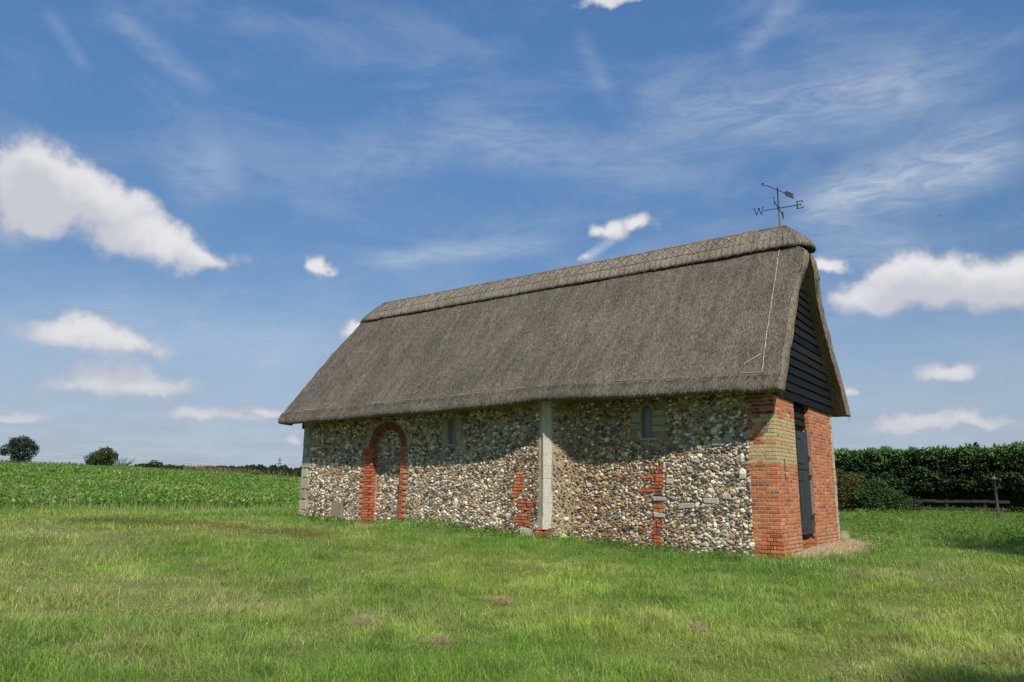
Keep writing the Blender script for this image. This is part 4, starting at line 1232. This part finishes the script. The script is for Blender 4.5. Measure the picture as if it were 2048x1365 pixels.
for _ in range(260):
    x, y, r = wedge(1, 5, 16, -36, 36, 1.4); n = 10; fx, fy = cluster(x[0], y[0], .08, n)
    if in_building(fx, fy, .1).any(): continue
    weed_patch(n, fx, fy, .025, (.10, .19, .04), .06)
tag(WE.build('weeds', M_leaf), 'broad leaved green weeds along the wall foot and over the rough meadow', 'weeds', kind='stuff')

# small yellow flowers near the far corner and in the lawn
YF = MB()
x = np.concatenate([rng.normal(13.0, .9, 150), rng.normal(11.0, 2.2, 120), rng.uniform(2, 5, 6)]); y = np.concatenate([np.abs(rng.normal(.5, .35, 150)) + .1, np.abs(rng.normal(1.6, 1.0, 120)), rng.uniform(8.8, 10.2, 6)])
n = len(x); P = np.stack([x, y, gz(x, y) + rng.uniform(.06, .20, n)], 1)
leaf_cloud(YF, P, rng.uniform(.015, .035, n), np.array([.62, .46, .03]) * rng.uniform(.7, 1.1, (n, 1)), 1.0)
tag(YF.build('flowers', M_leaf), 'sprinkle of tiny yellow flowers at the far foot of the flint wall', 'flowers', kind='stuff')

# ------------------------------------------------------------------ beet field
CR = MB()
def crop(n_pl, s0, s1, t0, t1, nl, l, spread):
    s_ = s0 + (s1 - s0) * rng.random(n_pl); row = np.round(s_ / .5) * .5 + rng.normal(0, .05, n_pl) if s1 < 45 else s_
    t_ = rng.uniform(t0, t1, n_pl)
    x = BP[0] + BN[0] * row + BT[0] * t_; y = BP[1] + BN[1] * row + BT[1] * t_
    A = -np.degrees(np.arctan2(y - CAM[1], x - CAM[0])); ok = (A > 12) & (A < 47); x, y = x[ok], y[ok]; n_pl = len(x)
    gap = vnoise(x * .35, y * .35, 3); z = gz(x, y); vig = .7 + .5 * fbm(x * .12, y * .12, 8, 3)
    X = np.repeat(x, nl); Y = np.repeat(y, nl); Z = np.repeat(z, nl); VG = np.repeat(vig, nl); n = len(X)
    a = rng.uniform(0, 2 * np.pi, n); elv = rng.uniform(.25, 1.25, n)
    U = np.stack([np.cos(a) * np.cos(elv), np.sin(a) * np.cos(elv), np.sin(elv)], 1); Vv = np.stack([-np.sin(a), np.cos(a), np.zeros(n)], 1)
    P = np.stack([X, Y, Z + .04], 1) + U * (l * .35) * rng.uniform(.4, 1.2, n)[:, None]
    P[:, :2] += rng.normal(0, spread, (n, 2))
    c = np.array([.150, .280, .050]) * (1 + rng.normal(0, .28, (n, 1))) * (.7 + .6 * np.repeat(fbm(x * .8, y * .8, 3, 3), nl))[:, None]
    pl = rng.random(n) < (.07 + .30 * ss(np.repeat(gap, nl), .62, .8)); c[pl] = np.array([.34, .37, .11]) * (1 + rng.normal(0, .15, (pl.sum(), 1)))
    leaves(CR, P, U, Vv, l * rng.uniform(.7, 1.3, n) * VG, l * .55 * rng.uniform(.7, 1.2, n) * VG, c, .5)
crop(20000, 0.5, 22, -16, 26, 8, .25, .04)
crop(30000, 20, 60, -30, 48, 6, .27, .12)
crop(34000, 55, 152, -62, 95, 5, .40, .3)
tag(CR.build('beet_crop', M_leaf), 'broad green beet leaves filling the rising field', 'crop', kind='stuff')

# tall weedy grass along the field edge and the crest
TG = MB()
def strip(n, s0, s1, t0, t1, h, wd, cols):
    s_ = rng.uniform(s0, s1, n); t_ = rng.uniform(t0, t1, n); x = BP[0] + BN[0] * s_ + BT[0] * t_; y = BP[1] + BN[1] * s_ + BT[1] * t_
    pt = fbm(x * .5, y * .5, 2, 3); k_ = rng.random(n) < .35 + .65 * ss(pt, .35, .6); x, y, pt = x[k_], y[k_], pt[k_]; n = len(x)
    cc = np.array(cols)[rng.integers(0, len(cols), n)] * (1 + rng.normal(0, .2, (n, 1)))
    blades(TG, np.stack([x, y, gz(x, y)], 1), h * rng.uniform(.4, 1.2, n) * (.6 + .8 * pt), wd * rng.uniform(.6, 1.4, n), rng.normal(0, .25, (n, 2)), cc)
strip(12000, -2.5, 1.5, -18, 16, .30, .016, [(.18, .31, .06), (.24, .32, .08), (.15, .27, .05), (.34, .31, .15)])
strip(1500, -1, 6, -16, -2, .75, .012, [(.22, .22, .09), (.16, .20, .05), (.30, .25, .13)])
strip(500, 0, 8, -2, 14, .6, .012, [(.22, .22, .09), (.16, .20, .05), (.30, .25, .13)])
strip(9000, 141, 150, -70, 60, 1.0, .10, [(.09, .11, .045), (.11, .12, .05), (.15, .12, .06)])
strip(9000, 118, 139, 4, 70, 1.5, .12, [(.20, .145, .075), (.17, .13, .065), (.13, .13, .05), (.24, .17, .09)])
strip(260, 112, 118, 44, 56, 1.1, .3, [(.50, .27, .05)])
tag(TG.build('tall_grass', M_grass), 'rough tall grass and seed heads along the edges of the beet field', 'grass', kind='stuff')

# ------------------------------------------------------------------ far trees, hedge and bushes along the crest
def far(A, r):
    a = -math.radians(A); x = CAM[0] + r * math.cos(a); y = CAM[1] + r * math.sin(a); return np.array([x, y, float(gz(x, y))])
def side_of(A): a = -math.radians(A); return np.array([math.sin(a), -math.cos(a)])    # to the right in the photograph
def blob_list(A, sc, bl): d = side_of(A); return [(d[0] * u * sc, d[1] * u * sc, z * sc, r * sc) for u, z, r in bl]
tree('field_tree', 'round dark loose-crowned tree alone at the far left end of the field crest', 'tree', far(21.6, 182), 8,
     blob_list(21.6, .86, [(0, 3.0, 2.3), (-2.0, 3.6, 1.9), (1.9, 3.5, 2.0), (0.2, 5.0, 2.0), (-1.2, 5.2, 1.5), (1.5, 5.0, 1.6), (-.4, 1.4, 1.7), (1.2, 1.6, 1.4), (-3.1, 3.0, 1.0), (2.8, 4.2, 1.0)]), 6500, .34, (.040, .066, .032), trunk=.3)
tree('field_tree', 'dense two-lobed green tree on the field crest beside a bare shrub', 'tree', far(26.2, 176), 6,
     blob_list(26.2, .88, [(-1.6, 2.0, 1.8), (.8, 3.4, 1.9), (-.4, 2.4, 1.9), (1.9, 2.2, 1.5), (0, 1.0, 1.6), (1.4, 1.0, 1.4), (-2.1, .9, 1.3), (2.7, 2.9, .8)]), 7500, .30, (.062, .088, .024), trunk=.25)
b = empty('shrub', 'small sparse grey shrub with bare twigs right of the two-lobed tree', 'shrub'); b.location = far(27.4, 175); d = side_of(27.4); m = MB(); f = MB()
for q in range(26):
    a = rng.uniform(-1.0, 1.15); ln = rng.uniform(1.2, 2.9); e = np.array([d[0] * math.sin(a) * ln, d[1] * math.sin(a) * ln, math.cos(a) * ln * .95]) + rng.normal(0, .2, 3)
    tube(m, [(0, 0, 0), e * .5 + rng.normal(0, .1, 3), e], [.07, .05, .025], 4, (.13, .12, .11)); n = 12
    leaf_cloud(f, e * rng.uniform(.5, 1.05, (n, 1)) + rng.normal(0, .12, (n, 3)), rng.uniform(.12, .24, n), np.tile(np.array([.10, .12, .09]), (n, 1)))
m.build('twigs', M_bark, b); f.build('leaves', M_leaf, b)
tree('bush', 'rounded dark bush standing out of the field-top hedge line', 'bush', far(29.35, 168), 2.4, blob_list(29.35, 1.0, [(0, 1.0, 1.1), (1.0, .8, 1.0), (-.9, .7, .9)]), 1500, .26, (.038, .066, .022), trunk=.1)
tree('bush', 'bright green low bush next to the dark bush on the crest', 'bush', far(30.3, 163), 1.6, blob_list(30.3, 1.0, [(0, .6, .8), (1.3, .5, .8), (2.4, .6, .7), (-1, .4, .7)]), 1300, .24, (.075, .115, .028), trunk=.08)
hd = empty('field_hedge', 'long uneven dark hedge running along the top of the beet field', 'hedge'); f = MB()
n = 52000; A = rng.uniform(28.2, 52, n); r = np.interp(A, [28, 34, 40, 52], [176, 166, 150, 130]) + rng.normal(0, .9, n)
a = -np.radians(A); x = CAM[0] + r * np.cos(a); y = CAM[1] + r * np.sin(a)
hh = np.interp(A, [28, 32, 34.5, 35, 39, 40, 52], [1.0, 1.1, 1.35, 1.9, 2.1, 2.2, 2.7]) * (.72 + .40 * vnoise(A * 2.4, 3, 0) * 1.0 + .25 * vnoise(A * 9, 1, 0))
P = np.stack([x, y, gz(x, y) + hh * rng.uniform(0, 1, n)], 1)
c = np.where((vnoise(A * 1.7, 9, 0) > .55)[:, None], np.array([.045, .075, .03]), np.array([.030, .056, .034])) * (1 + rng.normal(0, .25, (n, 1)))
leaf_cloud(f, P, rng.uniform(.2, .42, n), c); f.build('foliage', M_leaf, hd)
tree('bush', 'pale yellow-green bush in front of the far hedge', 'bush', far(36.0, 146), 1.5, blob_list(36, 1.0, [(0, .6, .75), (.7, .5, .6), (-.7, .5, .6)]), 900, .2, (.16, .19, .085), trunk=.06)

# ------------------------------------------------------------------ pylon and its wires, far off
py = empty('pylon', 'distant grey lattice electricity pylon beyond the far hedge', 'pylon'); pb = far(37.5, 900); eyeel = math.tan(math.radians(2.30))
ptop = CAM[2] + 900 * math.tan(math.radians(2.62)); PH = 29.0; pz = ptop - PH; py.location = (pb[0], pb[1], pz)
d2 = side_of(37.5); m = MB(); cg = (.085, .09, .105)
def px_(u, v, z): return (d2[0] * u + d2[1] * v, d2[1] * u - d2[0] * v, z)
lev = [(0, 2.6), (7, 1.9), (13, 1.3), (18, .95), (22.5, .7), (27, .15)]
for su, sv in ((1, 1), (1, -1), (-1, 1), (-1, -1)): tube(m, [px_(su * w_, sv * w_, z) for z, w_ in lev], .32, 4, cg)
for (za, wa), (zb2, wb2) in zip(lev[:-1], lev[1:]):
    for sv in (1, -1):
        tube(m, [px_(-wa, sv * wa, za), px_(wb2, sv * wb2, zb2)], .17, 4, cg); tube(m, [px_(wa, sv * wa, za), px_(-wb2, sv * wb2, zb2)], .17, 4, cg); tube(m, [px_(-wb2, sv * wb2, zb2), px_(wb2, sv * wb2, zb2)], .09, 4, cg)
m.build('lattice_tower', M_iron, py)
for z, w_ in ((15.5, 3.0), (19.5, 3.6), (23.5, 2.6)):
    m = MB(); tube(m, [px_(-w_, 0, z), px_(0, .5, z + .7), px_(w_, 0, z)], .18, 4, cg); tube(m, [px_(-w_, 0, z), px_(w_, 0, z)], .16, 4, cg); m.build('cross_arm', M_iron, py)
for (z, u, zl) in ((19.4, -3.6, 1.0), (15.4, -3.0, .55)):
    p0 = np.array([pb[0], pb[1], 0]) + np.array(px_(u, 0, z + pz)); p1 = np.array([CAM[0] + 700 * math.cos(-math.radians(17)), CAM[1] + 700 * math.sin(-math.radians(17)), CAM[2] + 700 * math.tan(math.radians(2.15 + .25 * zl))])
    pts = []
    for span in range(3):
        for q in np.linspace(0, 1, 9)[:-1]:
            t = (span + q) / 3; pts.append(p0 * (1 - t) + p1 * t - np.array([0, 0, 2.6 * 4 * q * (1 - q)]))
    m = MB(); tube(m, pts + [p1], .07, 4, (.20, .21, .24)); m.build('wire', M_iron, py).location = -np.array([pb[0], pb[1], pz])
p0 = np.array([pb[0], pb[1], 0]) + np.array(px_(3.6, 0, 19.4 + pz)); p1 = far(60, 1000) * np.array([1, 1, 0]) + np.array([0, 0, CAM[2] + 18])
m = MB(); tube(m, [p0 * (1 - t) + p1 * t - np.array([0, 0, 9 * 4 * t * (1 - t) * .3]) for t in np.linspace(0, 1, 12)], .07, 4, (.20, .21, .24)); m.build('wire', M_iron, py).location = -np.array([pb[0], pb[1], pz])

# ------------------------------------------------------------------ conifer hedge, bushes, rail fence and post at the right
HY0 = -21.6                                                   # front face of the clipped part
hg = empty('conifer_hedge', 'tall clipped dark conifer hedge with wispy unclipped top, behind the meadow', 'hedge')
HX0, HX1 = -16.0, 6.5; gb = -.62
def hy_front(x, z): return HY0 - .06 * (x + 4) - np.where(z < 2.05, .55, 0) * ss(z, 2.25, 1.9) + .20 * (fbm(x * 1.5, z * 1.9, 3, 3) - .5)
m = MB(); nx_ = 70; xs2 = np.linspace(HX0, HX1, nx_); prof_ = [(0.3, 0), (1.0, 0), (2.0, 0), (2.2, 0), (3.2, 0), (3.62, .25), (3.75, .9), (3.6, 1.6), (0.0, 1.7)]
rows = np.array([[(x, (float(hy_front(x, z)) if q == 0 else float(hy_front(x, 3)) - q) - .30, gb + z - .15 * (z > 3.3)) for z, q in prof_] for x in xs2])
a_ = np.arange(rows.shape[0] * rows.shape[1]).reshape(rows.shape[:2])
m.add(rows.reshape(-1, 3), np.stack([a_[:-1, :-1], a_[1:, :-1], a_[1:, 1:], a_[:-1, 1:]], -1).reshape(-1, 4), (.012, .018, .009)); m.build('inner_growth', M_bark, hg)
f = MB()
def sprays(n, X, Z, Yf, l, c, droop):
    P = np.stack([X, Yf - rng.uniform(0, .28, n), Z], 1); a = rng.normal(0, .8, n); e = rng.normal(droop, .45, n)
    U = np.stack([np.sin(a) * np.cos(e), np.cos(a) * np.cos(e), np.sin(e)], 1); T = rdir(n); Vv = np.cross(U, T); Vv /= np.linalg.norm(Vv, axis=1)[:, None]
    leaves(f, P, U, Vv, l, l * .38, c, .3)
n = 46000; X = rng.uniform(HX0, HX1, n); Z = 1.75 + 1.95 * rng.random(n) ** .9; cl = fbm(X * 2.4, Z * 4.2, 1, 3)
k_ = rng.random(n) < ss(cl, .28, .55) + .15; X, Z, cl = X[k_], Z[k_], cl[k_]; n = len(X)
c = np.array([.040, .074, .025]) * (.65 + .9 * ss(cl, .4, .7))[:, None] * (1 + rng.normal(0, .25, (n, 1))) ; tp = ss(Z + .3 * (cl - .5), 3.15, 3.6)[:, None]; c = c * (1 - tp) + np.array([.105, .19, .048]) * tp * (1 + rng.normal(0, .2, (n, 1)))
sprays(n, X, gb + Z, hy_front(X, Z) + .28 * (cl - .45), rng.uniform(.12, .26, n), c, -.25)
n = 15000; X = rng.uniform(HX0, HX1, n); Z = 2.0 * rng.random(n); cl = fbm(X * 2, Z * 3, 7, 3)
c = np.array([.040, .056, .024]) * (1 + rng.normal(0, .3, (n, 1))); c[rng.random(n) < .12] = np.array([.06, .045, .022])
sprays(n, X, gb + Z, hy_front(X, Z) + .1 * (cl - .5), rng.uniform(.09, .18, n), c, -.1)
n = 9000; X = rng.uniform(HX0, HX1, n); tt = vnoise(X * 2.6, 1, 0) * .6 + vnoise(X * 9, 2, 0) * .4
Z = 3.45 + rng.random(n) * (.10 + .26 * ss(tt, .35, .85)); P = np.stack([X, hy_front(X, 3.3) - rng.uniform(.1, 1.3, n), gb + Z], 1)
U = np.stack([rng.normal(0, .35, n), rng.normal(0, .35, n), np.ones(n)], 1); U /= np.linalg.norm(U, axis=1)[:, None]; Vv = np.cross(U, rdir(n)); Vv /= np.linalg.norm(Vv, axis=1)[:, None]
leaves(f, P, U, Vv, rng.uniform(.10, .24, n), rng.uniform(.03, .07, n), np.array([.095, .17, .045]) * (1 + rng.normal(0, .25, (n, 1))), .2)
for xt, ht, nn_ in ((-1.55, .48, 260), (.9, .32, 90), (-1.0, .36, 90), (-3.2, .28, 90), (2.0, .32, 80)):
    q = rng.random(nn_); P = np.stack([xt + rng.normal(0, .02, nn_), np.full(nn_, hy_front(xt, 3.3) - .55), gb + 3.45 + q * ht], 1); a = rng.uniform(0, 2 * np.pi, nn_)
    U = np.stack([np.cos(a), np.sin(a), np.full(nn_, .7)], 1); U /= np.linalg.norm(U, axis=1)[:, None]; Vv = np.cross(U, rdir(nn_)); Vv /= np.linalg.norm(Vv, axis=1)[:, None]
    leaves(f, P, U, Vv, (.30 * (1 - q) + .07) * rng.uniform(.6, 1.2, nn_) * ht / .6, np.full(nn_, .05), np.tile(np.array([.034, .066, .026]), (nn_, 1)), .2)
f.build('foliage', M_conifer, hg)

gxy = lambda x, y: (x, y, float(gz(x, y)))
tree('bush', 'yellow-green upright bush close to the gable, against the conifer hedge', 'bush', gxy(3.0, -19.2), 2.0, [(0, 0, .9, .6), (.3, .1, 1.35, .42), (-.3, 0, 1.2, .45), (.5, 0, .7, .5), (-.5, .1, .6, .5), (0, 0, .4, .6)], 5200, .10, (.115, .120, .032), trunk=.05)
tree('bush', 'rounded darker green bush spreading in front of the hedge', 'bush', gxy(1.75, -18.8), 1.4, [(0, 0, .75, .6), (-.5, 0, .6, .5), (.5, 0, .65, .5), (-.9, 0, .4, .4), (0, .2, .3, .55), (-.1, 0, 1.05, .4)], 5200, .10, (.060, .108, .030), trunk=.05)
tree('bush', 'low straggly olive bush trailing towards the rail fence', 'bush', gxy(1.15, -19.4), .8, [(0, 0, .35, .45), (-.6, 0, .28, .4), (.5, 0, .4, .45)], 1800, .09, (.070, .080, .03), trunk=.03)
fn = empty('rail_fence', 'low brown two-rail wooden fence in front of the dark hedge', 'fence'); fy = -20.2; zf = .82
for zr in (zf + .10, zf - .20):
    m = MB(); pts_ = [(1.1 - q * .62, fy + .03 * math.sin(q * 1.7), zr + .012 * math.sin(q * 2.1)) for q in range(7)]
    for p, q in zip(pts_[:-1], pts_[1:]): box(m, (q[0], p[1] - .02, p[2] - .05), (p[0], p[1] + .02, p[2] + .05), (.050, .034, .025), 0, .004)
    m.build('rail', M_wood, fn)
for xq in (.8, -.5, -1.8):
    m = MB(); box(m, (xq - .05, fy - .10, .0), (xq + .05, fy - .025, zf + .17), (.05, .034, .025)); m.build('post', M_wood, fn)
m = MB(); pp = gxy(-2.42, -16.9); tube(m, [(pp[0], pp[1], pp[2] - .2), (pp[0] + .03, pp[1], pp[2] + 1.38)], .045, 8, (.060, .060, .058)); tube(m, [(pp[0] + .03, pp[1], pp[2] + 1.36), (pp[0] + .04, pp[1], pp[2] + 1.50)], .065, 8, (.10, .11, .10))
tag(m.build('fence_post', M_wood, None, pp), 'single leaning grey post standing in front of the rail fence', 'post')
tg_ = empty('water_trough', 'dark trough with pale rim half hidden in grass right of the grey post', 'trough'); q = gxy(-3.85, -18.0); tg_.location = q
m = MB(); box(m, (-.95, -.25, -.1), (.55, .25, .52), (.018, .019, .018), 0, .006); m.build('tank', M_iron, tg_)
m = MB()
for lo, hi in (((-.98, .20, .52), (.58, .28, .56)), ((-.98, -.28, .52), (.58, -.20, .56)), ((-.98, -.20, .52), (-.90, .20, .56)), ((.50, -.20, .52), (.58, .20, .56))): box(m, lo, hi, (.10, .105, .11), 0, .002)
m.build('rim', M_iron, tg_)

# ------------------------------------------------------------------ trees standing right of the picture, whose shade falls into it
tree('roadside_tree', 'leafy tree beyond the right edge, shading the meadow', 'tree', gxy(-7.7, -2.9), 7, [(0, 0, 3.2, 1.7), (1.2, .9, 4.0, 1.4), (-1.0, -.5, 4.2, 1.6), (.2, 1.3, 4.8, 1.4), (.6, -1.9, 3.4, 1.4), (0, 0, 5.8, 1.3), (.9, 2.2, 3.2, 1.1)], 16000, .11, (.05, .09, .025), trunk=.16)
tree('roadside_tree', 'leafy tree to the right of the viewpoint, shading the near lawn', 'tree', gxy(-9.8, 12.3), 8, [(0, 0, 5.4, 1.2), (.7, .3, 6.1, .9), (-.8, -.3, 6.0, 1.0), (0, .4, 6.9, .8)], 11000, .085, (.05, .09, .025), trunk=.12)

# ------------------------------------------------------------------ birds
def bird(A, el, r, sp, colr, label):
    a = -math.radians(A); e = math.radians(el); p = CAM + r * np.array([math.cos(a) * math.cos(e), math.sin(a) * math.cos(e), math.sin(e)])
    m = MB(); d = side_of(A); F_ = np.array([d[0], d[1], 0]); S_ = np.array([-F_[1], F_[0], 0]); Z_ = np.array([0, 0, 1.0])
    V = SV * np.array([1, 1, 1]); B = (V[:, :1] * F_ * .42 + V[:, 1:2] * S_ * .16 + V[:, 2:3] * Z_ * .16) * sp * .5
    B = B * (1 - .35 * np.clip(-V[:, :1], 0, 1)); m.add(B, SF, colr, 0, True)
    for s_ in (1, -1):
        m.add(np.array([F_ * .12, F_ * -.12, F_ * -.16 + S_ * s_ * .5 + Z_ * .28, F_ * -.02 + S_ * s_ * .55 + Z_ * .25, F_ * -.35 + S_ * s_ * 1.0 + Z_ * .16]) * sp * .5, [np.array([[0, 1, 2, 3]]), np.array([[3, 2, 4]])], colr)
    m.add(np.array([F_ * -.3, F_ * -.75 + S_ * .14, F_ * -.75 - S_ * .14]) * sp * .5, [np.array([[0, 1, 2]])], colr)
    o = m.build('bird', M_leaf); o.location = p; tag(o, label, 'bird')
bird(67.08, 23.09, 60, .20, (.015, .015, .018), 'tiny dark bird high in the sky left of the weather vane')
bird(85.05, 18.31, 60, .22, (.015, .015, .018), 'tiny dark bird above the large white cloud at the right')
bird(55.66, 17.42, 90, .45, (.55, .57, .60), 'small pale bird in the blue sky above the middle of the ridge')
